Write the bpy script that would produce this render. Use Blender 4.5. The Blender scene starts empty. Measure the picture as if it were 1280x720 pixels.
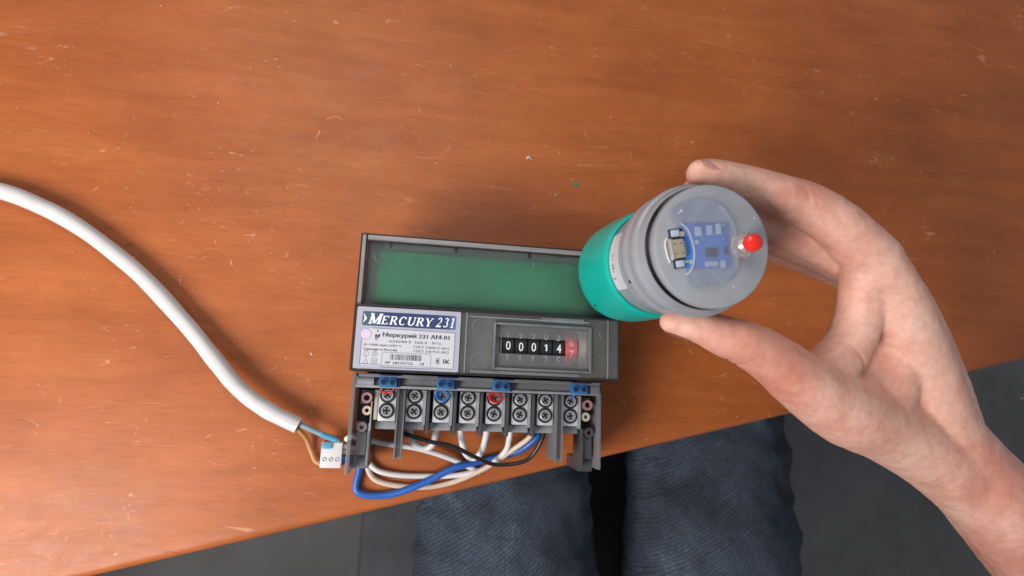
import bpy, bmesh, math, random
from mathutils import Vector, Matrix, Euler, noise
random.seed(7)
S = 0.001                       # everything below is written in millimetres
scene = bpy.context.scene
COL = scene.collection
PI = math.pi

# ------------------------------------------------------------------ camera
CAM = Vector((33.8, -39.9, 360.9)); ROT = Vector((0.172, -0.165, 0.052)); FPX = 700.0
RM = Matrix.Rotation(ROT.length, 3, ROT.normalized())
cd = bpy.data.cameras.new('camera'); cam = bpy.data.objects.new('camera', cd); COL.objects.link(cam)
cam.matrix_world = Matrix.Translation(CAM * S) @ RM.to_4x4()
cd.sensor_width = 36; cd.lens = 36 * FPX / 1280; cd.clip_start = 0.01; cd.clip_end = 20
cd.dof.use_dof = True; cd.dof.focus_distance = 0.285; cd.dof.aperture_fstop = 7.0
scene.camera = cam

def P(px, py, z=0.0):
    """point of the place (mm) seen at a pixel of the 1280 px photograph, at height z"""
    d = RM @ Vector(((px - 640) / FPX, -(py - 360) / FPX, -1))
    return CAM + d * ((z - CAM.z) / d.z)

# ------------------------------------------------------------------ light
w = bpy.data.worlds.new('World'); scene.world = w; w.use_nodes = True
bg = w.node_tree.nodes['Background']; bg.inputs[0].default_value = (0.80, 0.88, 1.0, 1); bg.inputs[1].default_value = 0.30

def area(name, loc, target, size, power, col):
    l = bpy.data.lights.new(name, 'AREA'); l.shape = 'RECTANGLE'; l.size = size[0] * S; l.size_y = size[1] * S
    l.energy = power; l.color = col
    o = bpy.data.objects.new(name, l); COL.objects.link(o)
    o.location = Vector(loc) * S
    o.rotation_euler = (Vector(target) - Vector(loc)).to_track_quat('-Z', 'Y').to_euler()
    return o
area('window_light', (-450, -370, 500), (20, -10, 0), (330, 330), 7.3, (1.0, 0.97, 0.94))
area('ceiling_light', (-150, 500, 900), (60, 0, 0), (500, 500), 3.2, (1.0, 0.95, 0.90))

scene.view_settings.view_transform = 'Standard'; scene.view_settings.look = 'None'
scene.view_settings.exposure = 0.0; scene.view_settings.gamma = 1.0
scene.render.engine = 'CYCLES'
scene.cycles.transparent_max_bounces = 16; scene.cycles.max_bounces = 10; scene.cycles.transmission_bounces = 10

# ------------------------------------------------------------------ materials
def new_mat(name):
    m = bpy.data.materials.new(name); m.use_nodes = True
    return m, m.node_tree, m.node_tree.nodes['Principled BSDF']

def N(nt, typ, **kw):
    n = nt.nodes.new(typ)
    for k, v in kw.items():
        if hasattr(n, k): setattr(n, k, v)
        else: n.inputs[k].default_value = v
    return n

def mapping(nt, scale=(1, 1, 1), rot=(0, 0, 0)):
    tc = nt.nodes.new('ShaderNodeTexCoord'); mp = nt.nodes.new('ShaderNodeMapping')
    mp.inputs['Scale'].default_value = scale; mp.inputs['Rotation'].default_value = rot
    nt.links.new(tc.outputs['Object'], mp.inputs[0]); return mp

def ramp(nt, src, stops):
    r = nt.nodes.new('ShaderNodeValToRGB'); e = r.color_ramp.elements
    while len(e) < len(stops): e.new(0.5)
    for i, (p, c) in enumerate(stops):
        e[i].position = p; e[i].color = (*c, 1) if len(c) == 3 else c
    nt.links.new(src, r.inputs[0]); return r

def plastic(name, col, rough=0.45, var=0.12, nscale=300, bump=0.05, metallic=0.0, spec=0.5, sss=0.0, coat=0.0):
    m, nt, b = new_mat(name)
    mp = mapping(nt)
    n = N(nt, 'ShaderNodeTexNoise', Scale=nscale * 0.25, Detail=6.0, Roughness=0.65); nt.links.new(mp.outputs[0], n.inputs['Vector'])
    r = ramp(nt, n.outputs['Fac'], [(0.3, tuple(c * (1 - var) for c in col)), (0.7, tuple(min(1, c * (1 + var)) for c in col))])
    nt.links.new(r.outputs[0], b.inputs['Base Color'])
    n2 = N(nt, 'ShaderNodeTexNoise', Scale=nscale * 3.0, Detail=4.0); nt.links.new(mp.outputs[0], n2.inputs['Vector'])
    bp = N(nt, 'ShaderNodeBump', Strength=bump, Distance=0.0005); nt.links.new(n2.outputs['Fac'], bp.inputs['Height'])
    nt.links.new(bp.outputs[0], b.inputs['Normal'])
    rr = N(nt, 'ShaderNodeMapRange'); rr.inputs['To Min'].default_value = rough * 0.8; rr.inputs['To Max'].default_value = rough * 1.25
    nt.links.new(n.outputs['Fac'], rr.inputs['Value']); nt.links.new(rr.outputs[0], b.inputs['Roughness'])
    b.inputs['Metallic'].default_value = metallic; b.inputs['Specular IOR Level'].default_value = spec
    b.inputs['Coat Weight'].default_value = coat
    if sss:
        b.inputs['Subsurface Weight'].default_value = sss; b.inputs['Subsurface Radius'].default_value = (0.004, 0.003, 0.003)
        b.inputs['Subsurface Scale'].default_value = 1.0
    return m

def smoked(name, tint, body, through, rough=0.18, blur=0.0, bump=0.12):
    """thin tinted plastic: part of the light goes straight through, the rest meets a glossy grey body"""
    m, nt, b = new_mat(name)
    out = nt.nodes['Material Output']
    mp = mapping(nt)
    n = N(nt, 'ShaderNodeTexNoise', Scale=70.0, Detail=7.0, Roughness=0.7); nt.links.new(mp.outputs[0], n.inputs['Vector'])
    if blur > 0:
        tr = N(nt, 'ShaderNodeBsdfRefraction', Roughness=blur, IOR=1.12); tr.inputs['Color'].default_value = (*tint, 1)
    else:
        tr = N(nt, 'ShaderNodeBsdfTransparent'); tr.inputs['Color'].default_value = (*tint, 1)
    b.inputs['Base Color'].default_value = (*body, 1); b.inputs['Roughness'].default_value = rough
    bp = N(nt, 'ShaderNodeBump', Strength=bump, Distance=0.0006); nt.links.new(n.outputs['Fac'], bp.inputs['Height'])
    nt.links.new(bp.outputs[0], b.inputs['Normal'])
    mr = N(nt, 'ShaderNodeMapRange'); mr.inputs['To Min'].default_value = max(0.0, 1 - through - 0.12); mr.inputs['To Max'].default_value = 1 - through + 0.12
    nt.links.new(n.outputs['Fac'], mr.inputs['Value'])
    mx = nt.nodes.new('ShaderNodeMixShader'); nt.links.new(mr.outputs[0], mx.inputs[0])
    nt.links.new(tr.outputs[0], mx.inputs[1]); nt.links.new(b.outputs[0], mx.inputs[2])
    nt.links.new(mx.outputs[0], out.inputs['Surface'])
    return m

def wood():
    m, nt, b = new_mat('orange_varnished_veneer')
    L = nt.links
    mp = mapping(nt, (3.0, 26, 10), (0, 0, 0.05))
    wv = N(nt, 'ShaderNodeTexNoise', Scale=2.6, Detail=9.0, Roughness=0.62, Distortion=0.6); L.new(mp.outputs[0], wv.inputs['Vector'])
    base = ramp(nt, wv.outputs['Fac'], [(0.22, (0.34, 0.088, 0.019)), (0.5, (0.405, 0.112, 0.026)), (0.8, (0.465, 0.138, 0.037))])
    # broad darker / lighter clouds in the varnish
    mpb = mapping(nt, (1, 1.4, 1))
    cl = N(nt, 'ShaderNodeTexNoise', Scale=13.0, Detail=5.0, Roughness=0.6); L.new(mpb.outputs[0], cl.inputs['Vector'])
    cr = ramp(nt, cl.outputs['Fac'], [(0.3, (0.84, 0.77, 0.74)), (0.7, (1.12, 1.10, 1.14))])
    mu = N(nt, 'ShaderNodeMixRGB', blend_type='MULTIPLY'); mu.inputs[0].default_value = 1
    L.new(base.outputs[0], mu.inputs[1]); L.new(cr.outputs[0], mu.inputs[2])
    # fine pores along the grain
    mpf = mapping(nt, (60, 900, 100), (0, 0, 0.05))
    fn = N(nt, 'ShaderNodeTexNoise', Scale=1.0, Detail=4.0); L.new(mpf.outputs[0], fn.inputs['Vector'])
    fr = ramp(nt, fn.outputs['Fac'], [(0.36, (0.80, 0.76, 0.74)), (0.47, (1, 1, 1))])
    mu2 = N(nt, 'ShaderNodeMixRGB', blend_type='MULTIPLY'); mu2.inputs[0].default_value = 0.55
    L.new(mu.outputs[0], mu2.inputs[1]); L.new(fr.outputs[0], mu2.inputs[2])
    # curved hair scratches: thin iso-lines of two warped noises, kept in patches
    last = mu2.outputs[0]
    for sc, seed, wd, amt, colr in ((9.0, 3.1, 0.0022, 0.34, (0.86, 0.50, 0.32)), (26.0, 8.7, 0.0042, 0.34, (0.90, 0.62, 0.45)), (15.0, 5.5, 0.0030, 0.55, (0.17, 0.05, 0.02))):
        tc = mapping(nt); tc.inputs['Location'].default_value = (seed, seed * 2, 0); tc.inputs['Rotation'].default_value = (0, 0, seed)
        tc.inputs['Scale'].default_value = (1, 2.6, 1)
        a = N(nt, 'ShaderNodeTexNoise', Scale=sc, Detail=1.5, Distortion=0.8); L.new(tc.outputs[0], a.inputs['Vector'])
        sub = N(nt, 'ShaderNodeMath', operation='SUBTRACT'); L.new(a.outputs['Fac'], sub.inputs[0]); sub.inputs[1].default_value = 0.52
        ab = N(nt, 'ShaderNodeMath', operation='ABSOLUTE'); L.new(sub.outputs[0], ab.inputs[0])
        lt = N(nt, 'ShaderNodeMath', operation='LESS_THAN'); L.new(ab.outputs[0], lt.inputs[0]); lt.inputs[1].default_value = wd
        pt = N(nt, 'ShaderNodeTexNoise', Scale=sc * 5, Detail=3.0); L.new(tc.outputs[0], pt.inputs['Vector'])
        pr = ramp(nt, pt.outputs['Fac'], [(0.52, (0, 0, 0)), (0.62, (1, 1, 1))])
        zn = N(nt, 'ShaderNodeTexNoise', Scale=6.5, Detail=3.0); L.new(tc.outputs[0], zn.inputs['Vector'])
        zr = ramp(nt, zn.outputs['Fac'], [(0.44, (0.12, 0.12, 0.12)), (0.62, (1, 1, 1))])
        zm = N(nt, 'ShaderNodeMath', operation='MULTIPLY'); L.new(pr.outputs[0], zm.inputs[0]); L.new(zr.outputs[0], zm.inputs[1])
        mm = N(nt, 'ShaderNodeMath', operation='MULTIPLY'); L.new(lt.outputs[0], mm.inputs[0]); L.new(zm.outputs[0], mm.inputs[1])
        m3 = N(nt, 'ShaderNodeMath', operation='MULTIPLY'); L.new(mm.outputs[0], m3.inputs[0]); m3.inputs[1].default_value = amt
        mx = N(nt, 'ShaderNodeMixRGB'); L.new(m3.outputs[0], mx.inputs[0]); L.new(last, mx.inputs[1]); mx.inputs[2].default_value = (*colr, 1)
        last = mx.outputs[0]
    # worn pale flecks
    mpp = mapping(nt)
    f2 = N(nt, 'ShaderNodeTexNoise', Scale=330.0, Detail=2.0); L.new(mpp.outputs[0], f2.inputs['Vector'])
    f3 = N(nt, 'ShaderNodeTexNoise', Scale=22.0, Detail=2.0); L.new(mpp.outputs[0], f3.inputs['Vector'])
    am = N(nt, 'ShaderNodeMath', operation='MULTIPLY'); L.new(f2.outputs['Fac'], am.inputs[0]); L.new(f3.outputs['Fac'], am.inputs[1])
    ar = ramp(nt, am.outputs[0], [(0.435, (0, 0, 0)), (0.48, (0.35, 0.35, 0.35))])
    mx = N(nt, 'ShaderNodeMixRGB'); L.new(ar.outputs[0], mx.inputs[0]); L.new(last, mx.inputs[1]); mx.inputs[2].default_value = (0.80, 0.50, 0.34, 1)
    L.new(mx.outputs[0], b.inputs['Base Color'])
    rr = N(nt, 'ShaderNodeMapRange'); rr.inputs['To Min'].default_value = 0.27; rr.inputs['To Max'].default_value = 0.62
    sm = N(nt, 'ShaderNodeTexNoise', Scale=34.0, Detail=8.0, Roughness=0.72, Distortion=1.2); L.new(mpb.outputs[0], sm.inputs['Vector']); L.new(sm.outputs['Fac'], rr.inputs['Value']); L.new(rr.outputs[0], b.inputs['Roughness'])
    b.inputs['Specular IOR Level'].default_value = 0.36
    bp = N(nt, 'ShaderNodeBump', Strength=0.10, Distance=0.0006); L.new(cl.outputs['Fac'], bp.inputs['Height'])
    bp2 = N(nt, 'ShaderNodeBump', Strength=0.10, Distance=0.0002); L.new(fn.outputs['Fac'], bp2.inputs['Height']); L.new(bp.outputs[0], bp2.inputs['Normal'])
    L.new(bp2.outputs[0], b.inputs['Normal'])
    return m

def skin():
    m, nt, b = new_mat('skin'); L = nt.links
    mp = mapping(nt)
    n = N(nt, 'ShaderNodeTexNoise', Scale=38.0, Detail=5.0, Roughness=0.6); L.new(mp.outputs[0], n.inputs['Vector'])
    r = ramp(nt, n.outputs['Fac'], [(0.3, (0.66, 0.30, 0.215)), (0.5, (0.74, 0.40, 0.30)), (0.72, (0.80, 0.49, 0.38))])
    nb = N(nt, 'ShaderNodeTexNoise', Scale=16.0, Detail=3.0, Roughness=0.5, Distortion=0.8); L.new(mp.outputs[0], nb.inputs['Vector'])
    nr = ramp(nt, nb.outputs['Fac'], [(0.38, (0.88, 0.74, 0.72)), (0.52, (1, 1, 1)), (0.66, (0.94, 0.97, 0.98))])
    ns = N(nt, 'ShaderNodeTexNoise', Scale=260.0, Detail=6.0, Roughness=0.7); L.new(mp.outputs[0], ns.inputs['Vector'])
    nsr = ramp(nt, ns.outputs['Fac'], [(0.35, (0.86, 0.80, 0.78)), (0.6, (1.04, 1.04, 1.04))])
    m1 = N(nt, 'ShaderNodeMixRGB', blend_type='MULTIPLY'); m1.inputs[0].default_value = 1; L.new(r.outputs[0], m1.inputs[1]); L.new(nr.outputs[0], m1.inputs[2])
    m2 = N(nt, 'ShaderNodeMixRGB', blend_type='MULTIPLY'); m2.inputs[0].default_value = 0.7; L.new(m1.outputs[0], m2.inputs[1]); L.new(nsr.outputs[0], m2.inputs[2])
    L.new(m2.outputs[0], b.inputs['Base Color'])
    rg = N(nt, 'ShaderNodeMapRange'); rg.inputs['To Min'].default_value = 0.36; rg.inputs['To Max'].default_value = 0.62; L.new(ns.outputs['Fac'], rg.inputs['Value']); L.new(rg.outputs[0], b.inputs['Roughness'])
    b.inputs['Roughness'].default_value = 0.48
    b.inputs['Subsurface Weight'].default_value = 0.25; b.inputs['Subsurface Radius'].default_value = (0.006, 0.002, 0.001); b.inputs['Subsurface Scale'].default_value = 0.6
    v = N(nt, 'ShaderNodeTexVoronoi', Scale=1500.0); v.feature = 'DISTANCE_TO_EDGE'; L.new(mp.outputs[0], v.inputs['Vector'])
    n3 = N(nt, 'ShaderNodeTexNoise', Scale=420.0, Detail=5.0); L.new(mp.outputs[0], n3.inputs['Vector'])
    b1 = N(nt, 'ShaderNodeBump', Strength=0.35, Distance=0.0004); L.new(v.outputs['Distance'], b1.inputs['Height'])
    b2 = N(nt, 'ShaderNodeBump', Strength=0.30, Distance=0.0006); L.new(n3.outputs['Fac'], b2.inputs['Height']); L.new(b1.outputs[0], b2.inputs['Normal'])
    L.new(b2.outputs[0], b.inputs['Normal'])
    return m

def denim():
    m, nt, b = new_mat('denim'); L = nt.links
    mp = mapping(nt, (1, 1, 1), (0, 0, 0.6))
    n = N(nt, 'ShaderNodeTexNoise', Scale=16.0, Detail=6.0, Roughness=0.65); L.new(mp.outputs[0], n.inputs['Vector'])
    r = ramp(nt, n.outputs['Fac'], [(0.35, (0.016, 0.022, 0.034)), (0.55, (0.035, 0.048, 0.070)), (0.75, (0.095, 0.125, 0.160))])
    mp2 = mapping(nt, (1500, 420, 700), (0, 0, 0.8))
    t = N(nt, 'ShaderNodeTexNoise', Scale=1.0, Detail=3.0); L.new(mp2.outputs[0], t.inputs['Vector'])
    tr = ramp(nt, t.outputs['Fac'], [(0.4, (0.7, 0.7, 0.7)), (0.6, (1.55, 1.55, 1.55))])
    mu = N(nt, 'ShaderNodeMixRGB', blend_type='MULTIPLY'); mu.inputs[0].default_value = 1; L.new(r.outputs[0], mu.inputs[1]); L.new(tr.outputs[0], mu.inputs[2])
    wm = mapping(nt, (1, 1, 1), (0, 0, 0.9)); wv = N(nt, 'ShaderNodeTexWave', Scale=120.0, Distortion=1.5, Detail=3.0); L.new(wm.outputs[0], wv.inputs['Vector'])
    wr_ = ramp(nt, wv.outputs['Fac'], [(0.2, (0.72, 0.72, 0.74)), (0.8, (1.25, 1.25, 1.25))])
    mu2 = N(nt, 'ShaderNodeMixRGB', blend_type='MULTIPLY'); mu2.inputs[0].default_value = 1; L.new(mu.outputs[0], mu2.inputs[1]); L.new(wr_.outputs[0], mu2.inputs[2])
    L.new(mu2.outputs[0], b.inputs['Base Color']); b.inputs['Roughness'].default_value = 0.9
    bp = N(nt, 'ShaderNodeBump', Strength=0.5, Distance=0.001); L.new(t.outputs['Fac'], bp.inputs['Height']); L.new(bp.outputs[0], b.inputs['Normal'])
    return m

M = {}
M['wood'] = wood(); M['skin'] = skin(); M['denim'] = denim()
M['nail'] = plastic('fingernail', (0.80, 0.50, 0.44), 0.28, 0.05, 80, 0.02)
M['floor'] = plastic('worn_floor', (0.13, 0.12, 0.115), 0.6, 0.4, 12, 0.2)
M['chair'] = plastic('chair_fabric', (0.06, 0.06, 0.068), 0.85, 0.3, 200, 0.5)
M['dark'] = plastic('dark_grey_plastic', (0.050, 0.051, 0.056), 0.42, 0.25)
M['black'] = plastic('black_plastic', (0.012, 0.012, 0.014), 0.4, 0.3)
M['grey'] = plastic('grey_plastic', (0.27, 0.27, 0.285), 0.40, 0.22)
M['mid'] = plastic('mid_grey_plastic', (0.15, 0.15, 0.158), 0.38, 0.22)
M['pcb'] = plastic('green_circuit_lacquer', (0.022, 0.42, 0.19), 0.5, 0.35, 90)
M['inner'] = plastic('inner_chassis', (0.13, 0.185, 0.155), 0.5, 0.3, 90)
M['rim'] = smoked('smoked_rim', (0.80, 0.78, 0.78), (0.46, 0.43, 0.43), 0.45, 0.2)
M['smoke_up'] = smoked('smoked_cover_frosted', (0.88, 0.92, 0.90), (0.17, 0.175, 0.172), 0.80, 0.2, blur=0.55)
M['smoke_low'] = smoked('smoked_cover', (0.90, 0.90, 0.89), (0.33, 0.33, 0.315), 0.80, 0.16)
M['smoke_wall'] = smoked('smoked_wall', (0.75, 0.73, 0.74), (0.24, 0.235, 0.245), 0.42, 0.22)
M['smoke_dark'] = smoked('smoked_dark_edge', (0.6, 0.52, 0.50), (0.055, 0.045, 0.045), 0.45, 0.25)
M['lens'] = smoked('window_lens', (0.96, 0.96, 0.96), (0.5, 0.5, 0.5), 0.94, 0.06, bump=0.02)
M['frost'] = smoked('window_lens_ribbed', (0.86, 0.86, 0.86), (0.30, 0.29, 0.295), 0.70, 0.22)
M['ring'] = plastic('moulded_mark', (0.24, 0.25, 0.25), 0.2, 0.1, 200, 0.0)
M['label'] = plastic('silver_label_paper', (0.42, 0.42, 0.50), 0.42, 0.04, 60, 0.02)
M['paper'] = plastic('white_label_paper', (0.60, 0.585, 0.62), 0.45, 0.03, 60, 0.02)
M['ink'] = plastic('grey_ink', (0.035, 0.03, 0.05), 0.6, 0.2)
M['ink_soft'] = plastic('light_ink', (0.16, 0.16, 0.19), 0.6, 0.1)
M['seal'] = plastic('pale_violet_seal', (0.70, 0.56, 0.72), 0.35, 0.1)
M['white'] = plastic('white_print', (0.90, 0.90, 0.90), 0.5, 0.03)
M['drum'] = plastic('black_drum', (0.010, 0.009, 0.012), 0.5, 0.2)
M['reddrum'] = plastic('red_drum', (0.66, 0.035, 0.045), 0.45, 0.2)
M['pinkprint'] = plastic('pale_pink_print', (0.92, 0.55, 0.50), 0.5, 0.03)
M['creamplastic'] = plastic('cream_plastic', (0.40, 0.36, 0.29), 0.4, 0.1)
M['zinc'] = plastic('zinc_plated_terminal', (0.56, 0.56, 0.575), 0.42, 0.16, 200, 0.1, metallic=0.25)
M['steel'] = plastic('screw_steel', (0.62, 0.61, 0.60), 0.34, 0.25, 200, 0.1, metallic=0.75)
M['gold'] = plastic('pale_brass_shell', (0.62, 0.54, 0.40), 0.3, 0.1, 200, 0.05, metallic=0.6)
M['blueblock'] = plastic('blue_terminal_block', (0.022, 0.125, 0.29), 0.35, 0.15)
M['navy'] = plastic('navy_plastic', (0.010, 0.016, 0.075), 0.4, 0.2)
M['pink'] = plastic('pinkish_translucent_plastic', (0.30, 0.165, 0.17), 0.3, 0.15)
M['cream'] = plastic('cream_insulation', (0.62, 0.47, 0.36), 0.42, 0.06)
M['whitewire'] = plastic('white_insulation', (0.66, 0.635, 0.625), 0.40, 0.10, 160, 0.05)
M['redwire'] = plastic('red_insulation', (0.50, 0.012, 0.018), 0.35, 0.1)
M['bluewire'] = plastic('blue_insulation', (0.018, 0.11, 0.42), 0.35, 0.1)
M['greywire'] = plastic('grey_blue_insulation', (0.22, 0.33, 0.36), 0.35, 0.1)
M['tealwire'] = plastic('light_blue_insulation', (0.08, 0.33, 0.52), 0.35, 0.1)
M['brownwire'] = plastic('ochre_brown_insulation', (0.46, 0.22, 0.075), 0.4, 0.1)
M['blackwire'] = plastic('black_insulation', (0.018, 0.012, 0.012), 0.3, 0.1)
M['pvc'] = plastic('grey_pvc', (0.29, 0.295, 0.32), 0.24, 0.10, 120, 0.06)
M['pvc2'] = plastic('grey_pvc_plug', (0.31, 0.315, 0.335), 0.34, 0.11, 150, 0.10)
M['gap'] = plastic('dark_gap_rubber', (0.02, 0.02, 0.022), 0.6, 0.1)  # near-black colour of the nick and the collar slot
M['teal'] = plastic('teal_green_rubber', (0.003, 0.42, 0.335), 0.34, 0.08, 50, 0.12)
M['board'] = plastic('blue_circuit_board', (0.03, 0.16, 0.50), 0.35, 0.3, 200)
M['chip'] = plastic('dark_chip', (0.012, 0.016, 0.05), 0.3, 0.2)
M['comp'] = plastic('pale_component', (0.42, 0.48, 0.58), 0.3, 0.15)
M['resin'] = smoked('milky_resin', (0.90, 0.93, 1.0), (0.45, 0.47, 0.52), 0.72, 0.06, bump=0.25)
M['clear'] = smoked('clear_resin_bead', (0.98, 0.98, 0.98), (0.85, 0.87, 0.92), 0.35, 0.05)
M['nickel'] = plastic('nickel', (0.62, 0.54, 0.48), 0.28, 0.1, 200, 0.05, metallic=0.55)
M['redcap'] = plastic('red_button_cap', (0.78, 0.018, 0.008), 0.25, 0.06, 100, 0.02, coat=0.4)
M['greencrumb'] = plastic('green_scrap', (0.02, 0.30, 0.16), 0.4, 0.2)
M['speck'] = plastic('pale_dust', (0.75, 0.52, 0.38), 0.7, 0.2)
# banner: dark blue print with a green-grey left end (flat print)
def banner():
    m, nt, b = new_mat('banner_print'); L = nt.links
    tc = nt.nodes.new('ShaderNodeTexCoord'); sp = nt.nodes.new('ShaderNodeSeparateXYZ'); L.new(tc.outputs['Object'], sp.inputs[0])
    mr = N(nt, 'ShaderNodeMapRange'); mr.inputs['From Min'].default_value = 0.004; mr.inputs['From Max'].default_value = 0.053
    L.new(sp.outputs[0], mr.inputs['Value'])
    r = ramp(nt, mr.outputs[0], [(0.0, (0.07, 0.12, 0.15)), (0.13, (0.05, 0.10, 0.14)), (0.22, (0.028, 0.04, 0.13)), (0.9, (0.035, 0.05, 0.15)), (0.97, (0.10, 0.15, 0.32))])
    L.new(r.outputs[0], b.inputs['Base Color']); b.inputs['Roughness'].default_value = 0.4
    return m
M['banner'] = banner()

# ------------------------------------------------------------------ object helpers
def tag(o, label=None, cat=None, group=None, kind=None):
    if label: o['label'] = label
    if cat: o['category'] = cat
    if group: o['group'] = group
    if kind: o['kind'] = kind
    return o

def empty(name, loc=(0, 0, 0), mat=None):
    o = bpy.data.objects.new(name, None); COL.objects.link(o); o.empty_display_size = 0.01
    if mat is not None: o.matrix_world = mat
    else: o.location = Vector(loc) * S
    return o

def obj(name, bm, mats, parent=None, smooth=None, loc=None):
    """link a bmesh written in mm as one object (smooth = auto-smooth angle in degrees)"""
    bmesh.ops.recalc_face_normals(bm, faces=bm.faces) if bm.faces else None
    for v in bm.verts: v.co *= S
    me = bpy.data.meshes.new(name); 
    if smooth is not None:
        for f in bm.faces: f.smooth = True
        for e in bm.edges:
            if len(e.link_faces) == 2 and e.calc_face_angle(0) > math.radians(smooth): e.smooth = False
    bm.to_mesh(me); bm.free()
    for m in (mats if isinstance(mats, (list, tuple)) else [mats]): me.materials.append(M[m])
    o = bpy.data.objects.new(name, me); COL.objects.link(o)
    if parent: o.parent = parent
    if loc: o.location = Vector(loc) * S
    return o

def copy_of(o, parent, loc=None):
    c = o.copy(); COL.objects.link(c); c.parent = parent
    if loc is not None: c.location = Vector(loc) * S
    for ch in list(o.children): copy_of(ch, c)
    return c

def box(bm, x0, x1, y0, y1, z0, z1, bev=0.0, mi=0, mat=None):
    vs = [bm.verts.new((x, y, z)) for z in (z0, z1) for y in (y0, y1) for x in (x0, x1)]
    fs = [bm.faces.new([vs[i] for i in q]) for q in ((0, 2, 3, 1), (4, 5, 7, 6), (0, 1, 5, 4), (2, 6, 7, 3), (0, 4, 6, 2), (1, 3, 7, 5))]
    for f in fs: f.material_index = mi
    if bev > 0:
        r = bmesh.ops.bevel(bm, geom=list({e for f in fs for e in f.edges}), offset=bev, segments=2, affect='EDGES', profile=0.6)
        vs = list({v for f in r['faces'] for v in f.verts} | {v for v in vs if v.is_valid})
        for f in {f for v in vs for f in v.link_faces}: f.material_index = mi
    if mat is not None:
        for v in vs: v.co = mat @ v.co
    return vs

def lathe(bm, prof, seg=48, c=(0, 0, 0), mi=0, mat=None, wob=None, arc=None):
    """prof = list of (r, z)"""
    rings = []
    full = arc is None
    a0, a1 = (0, 2 * PI) if full else arc
    n = seg if full else seg + 1
    for r, z in prof:
        if r < 1e-6 and full: rings.append([bm.verts.new((c[0], c[1], c[2] + z))]); continue
        ring = []
        for i in range(n):
            a = a0 + (a1 - a0) * i / seg
            rr = r + (wob(a, z) if wob else 0)
            ring.append(bm.verts.new((c[0] + rr * math.cos(a), c[1] + rr * math.sin(a), c[2] + z)))
        rings.append(ring)
    for A, B in zip(rings, rings[1:]):
        for i in range(seg):
            j = (i + 1) % n if full else i + 1
            if len(A) == 1 and len(B) == 1: continue
            if len(A) == 1: f = bm.faces.new((A[0], B[i], B[j]))
            elif len(B) == 1: f = bm.faces.new((A[i], B[0], A[j]))
            else: f = bm.faces.new((A[i], B[i], B[j], A[j]))
            f.material_index = mi
    if mat is not None:
        for ring in rings:
            for v in ring: v.co = mat @ v.co

def spline(pts, n=12):
    pts = [Vector(p) for p in pts]; out = []
    q = [2 * pts[0] - pts[1]] + pts + [2 * pts[-1] - pts[-2]]
    for i in range(1, len(q) - 2):
        a, b, c, d = q[i - 1:i + 3]
        for k in range(n):
            t = k / n
            out.append(0.5 * ((2 * b) + (c - a) * t + (2 * a - 5 * b + 4 * c - d) * t * t + (3 * b - a - 3 * c + d) * t ** 3))
    out.append(pts[-1]); return out

def tube(bm, pts, r, seg=12, mi=0, n=10, smooth=True, cap=True):
    ps = spline(pts, n) if smooth else [Vector(p) for p in pts]
    rings = []; up = Vector((0.13, 0.21, 1)).normalized()
    for i, p in enumerate(ps):
        t = (ps[min(i + 1, len(ps) - 1)] - ps[max(i - 1, 0)]).normalized()
        s = t.cross(up)
        if s.length < 0.1: s = t.cross(Vector((1, 0, 0)))
        s.normalize(); u = s.cross(t)
        rr = r(i / (len(ps) - 1)) if callable(r) else r
        rings.append([bm.verts.new(p + rr * (math.cos(2 * PI * k / seg) * s + math.sin(2 * PI * k / seg) * u)) for k in range(seg)])
    for A, B in zip(rings, rings[1:]):
        for k in range(seg):
            bm.faces.new((A[k], B[k], B[(k + 1) % seg], A[(k + 1) % seg])).material_index = mi
    if cap:
        bm.faces.new(rings[0]).material_index = mi; bm.faces.new(rings[-1]).material_index = mi

def prism(bm, outline, z0, z1, bev=0.0, mi=0):
    lo = [bm.verts.new((x, y, z0)) for x, y in outline]; hi = [bm.verts.new((x, y, z1)) for x, y in outline]
    n = len(outline); fs = [bm.faces.new(lo[::-1]), bm.faces.new(hi)]
    for i in range(n): fs.append(bm.faces.new((lo[i], lo[(i + 1) % n], hi[(i + 1) % n], hi[i])))
    for f in fs: f.material_index = mi
    if bev > 0: bmesh.ops.bevel(bm, geom=[e for e in fs[1].edges], offset=bev, segments=2, affect='EDGES', profile=0.6)

def rrect(x0, x1, y0, y1, r, n=5):
    o = []
    for cx, cy, a in ((x1 - r, y1 - r, 0), (x0 + r, y1 - r, 90), (x0 + r, y0 + r, 180), (x1 - r, y0 + r, 270)):
        for k in range(n + 1):
            t = math.radians(a + 90 * k / n); o.append((cx + r * math.cos(t), cy + r * math.sin(t)))
    return o

def outline_strip(bm, pts, wdt, z, mi=0, closed=True):
    """flat printed line"""
    n = len(pts)
    for i in range(n if closed else n - 1):
        a = Vector(pts[i]); b = Vector(pts[(i + 1) % n]); d = (b - a)
        if d.length < 1e-6: continue
        d.normalize(); s = Vector((-d.y, d.x)) * wdt / 2
        f = bm.faces.new([bm.verts.new((q.x, q.y, z)) for q in (a - s, b - s, b + s, a + s)]); f.material_index = mi

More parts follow.
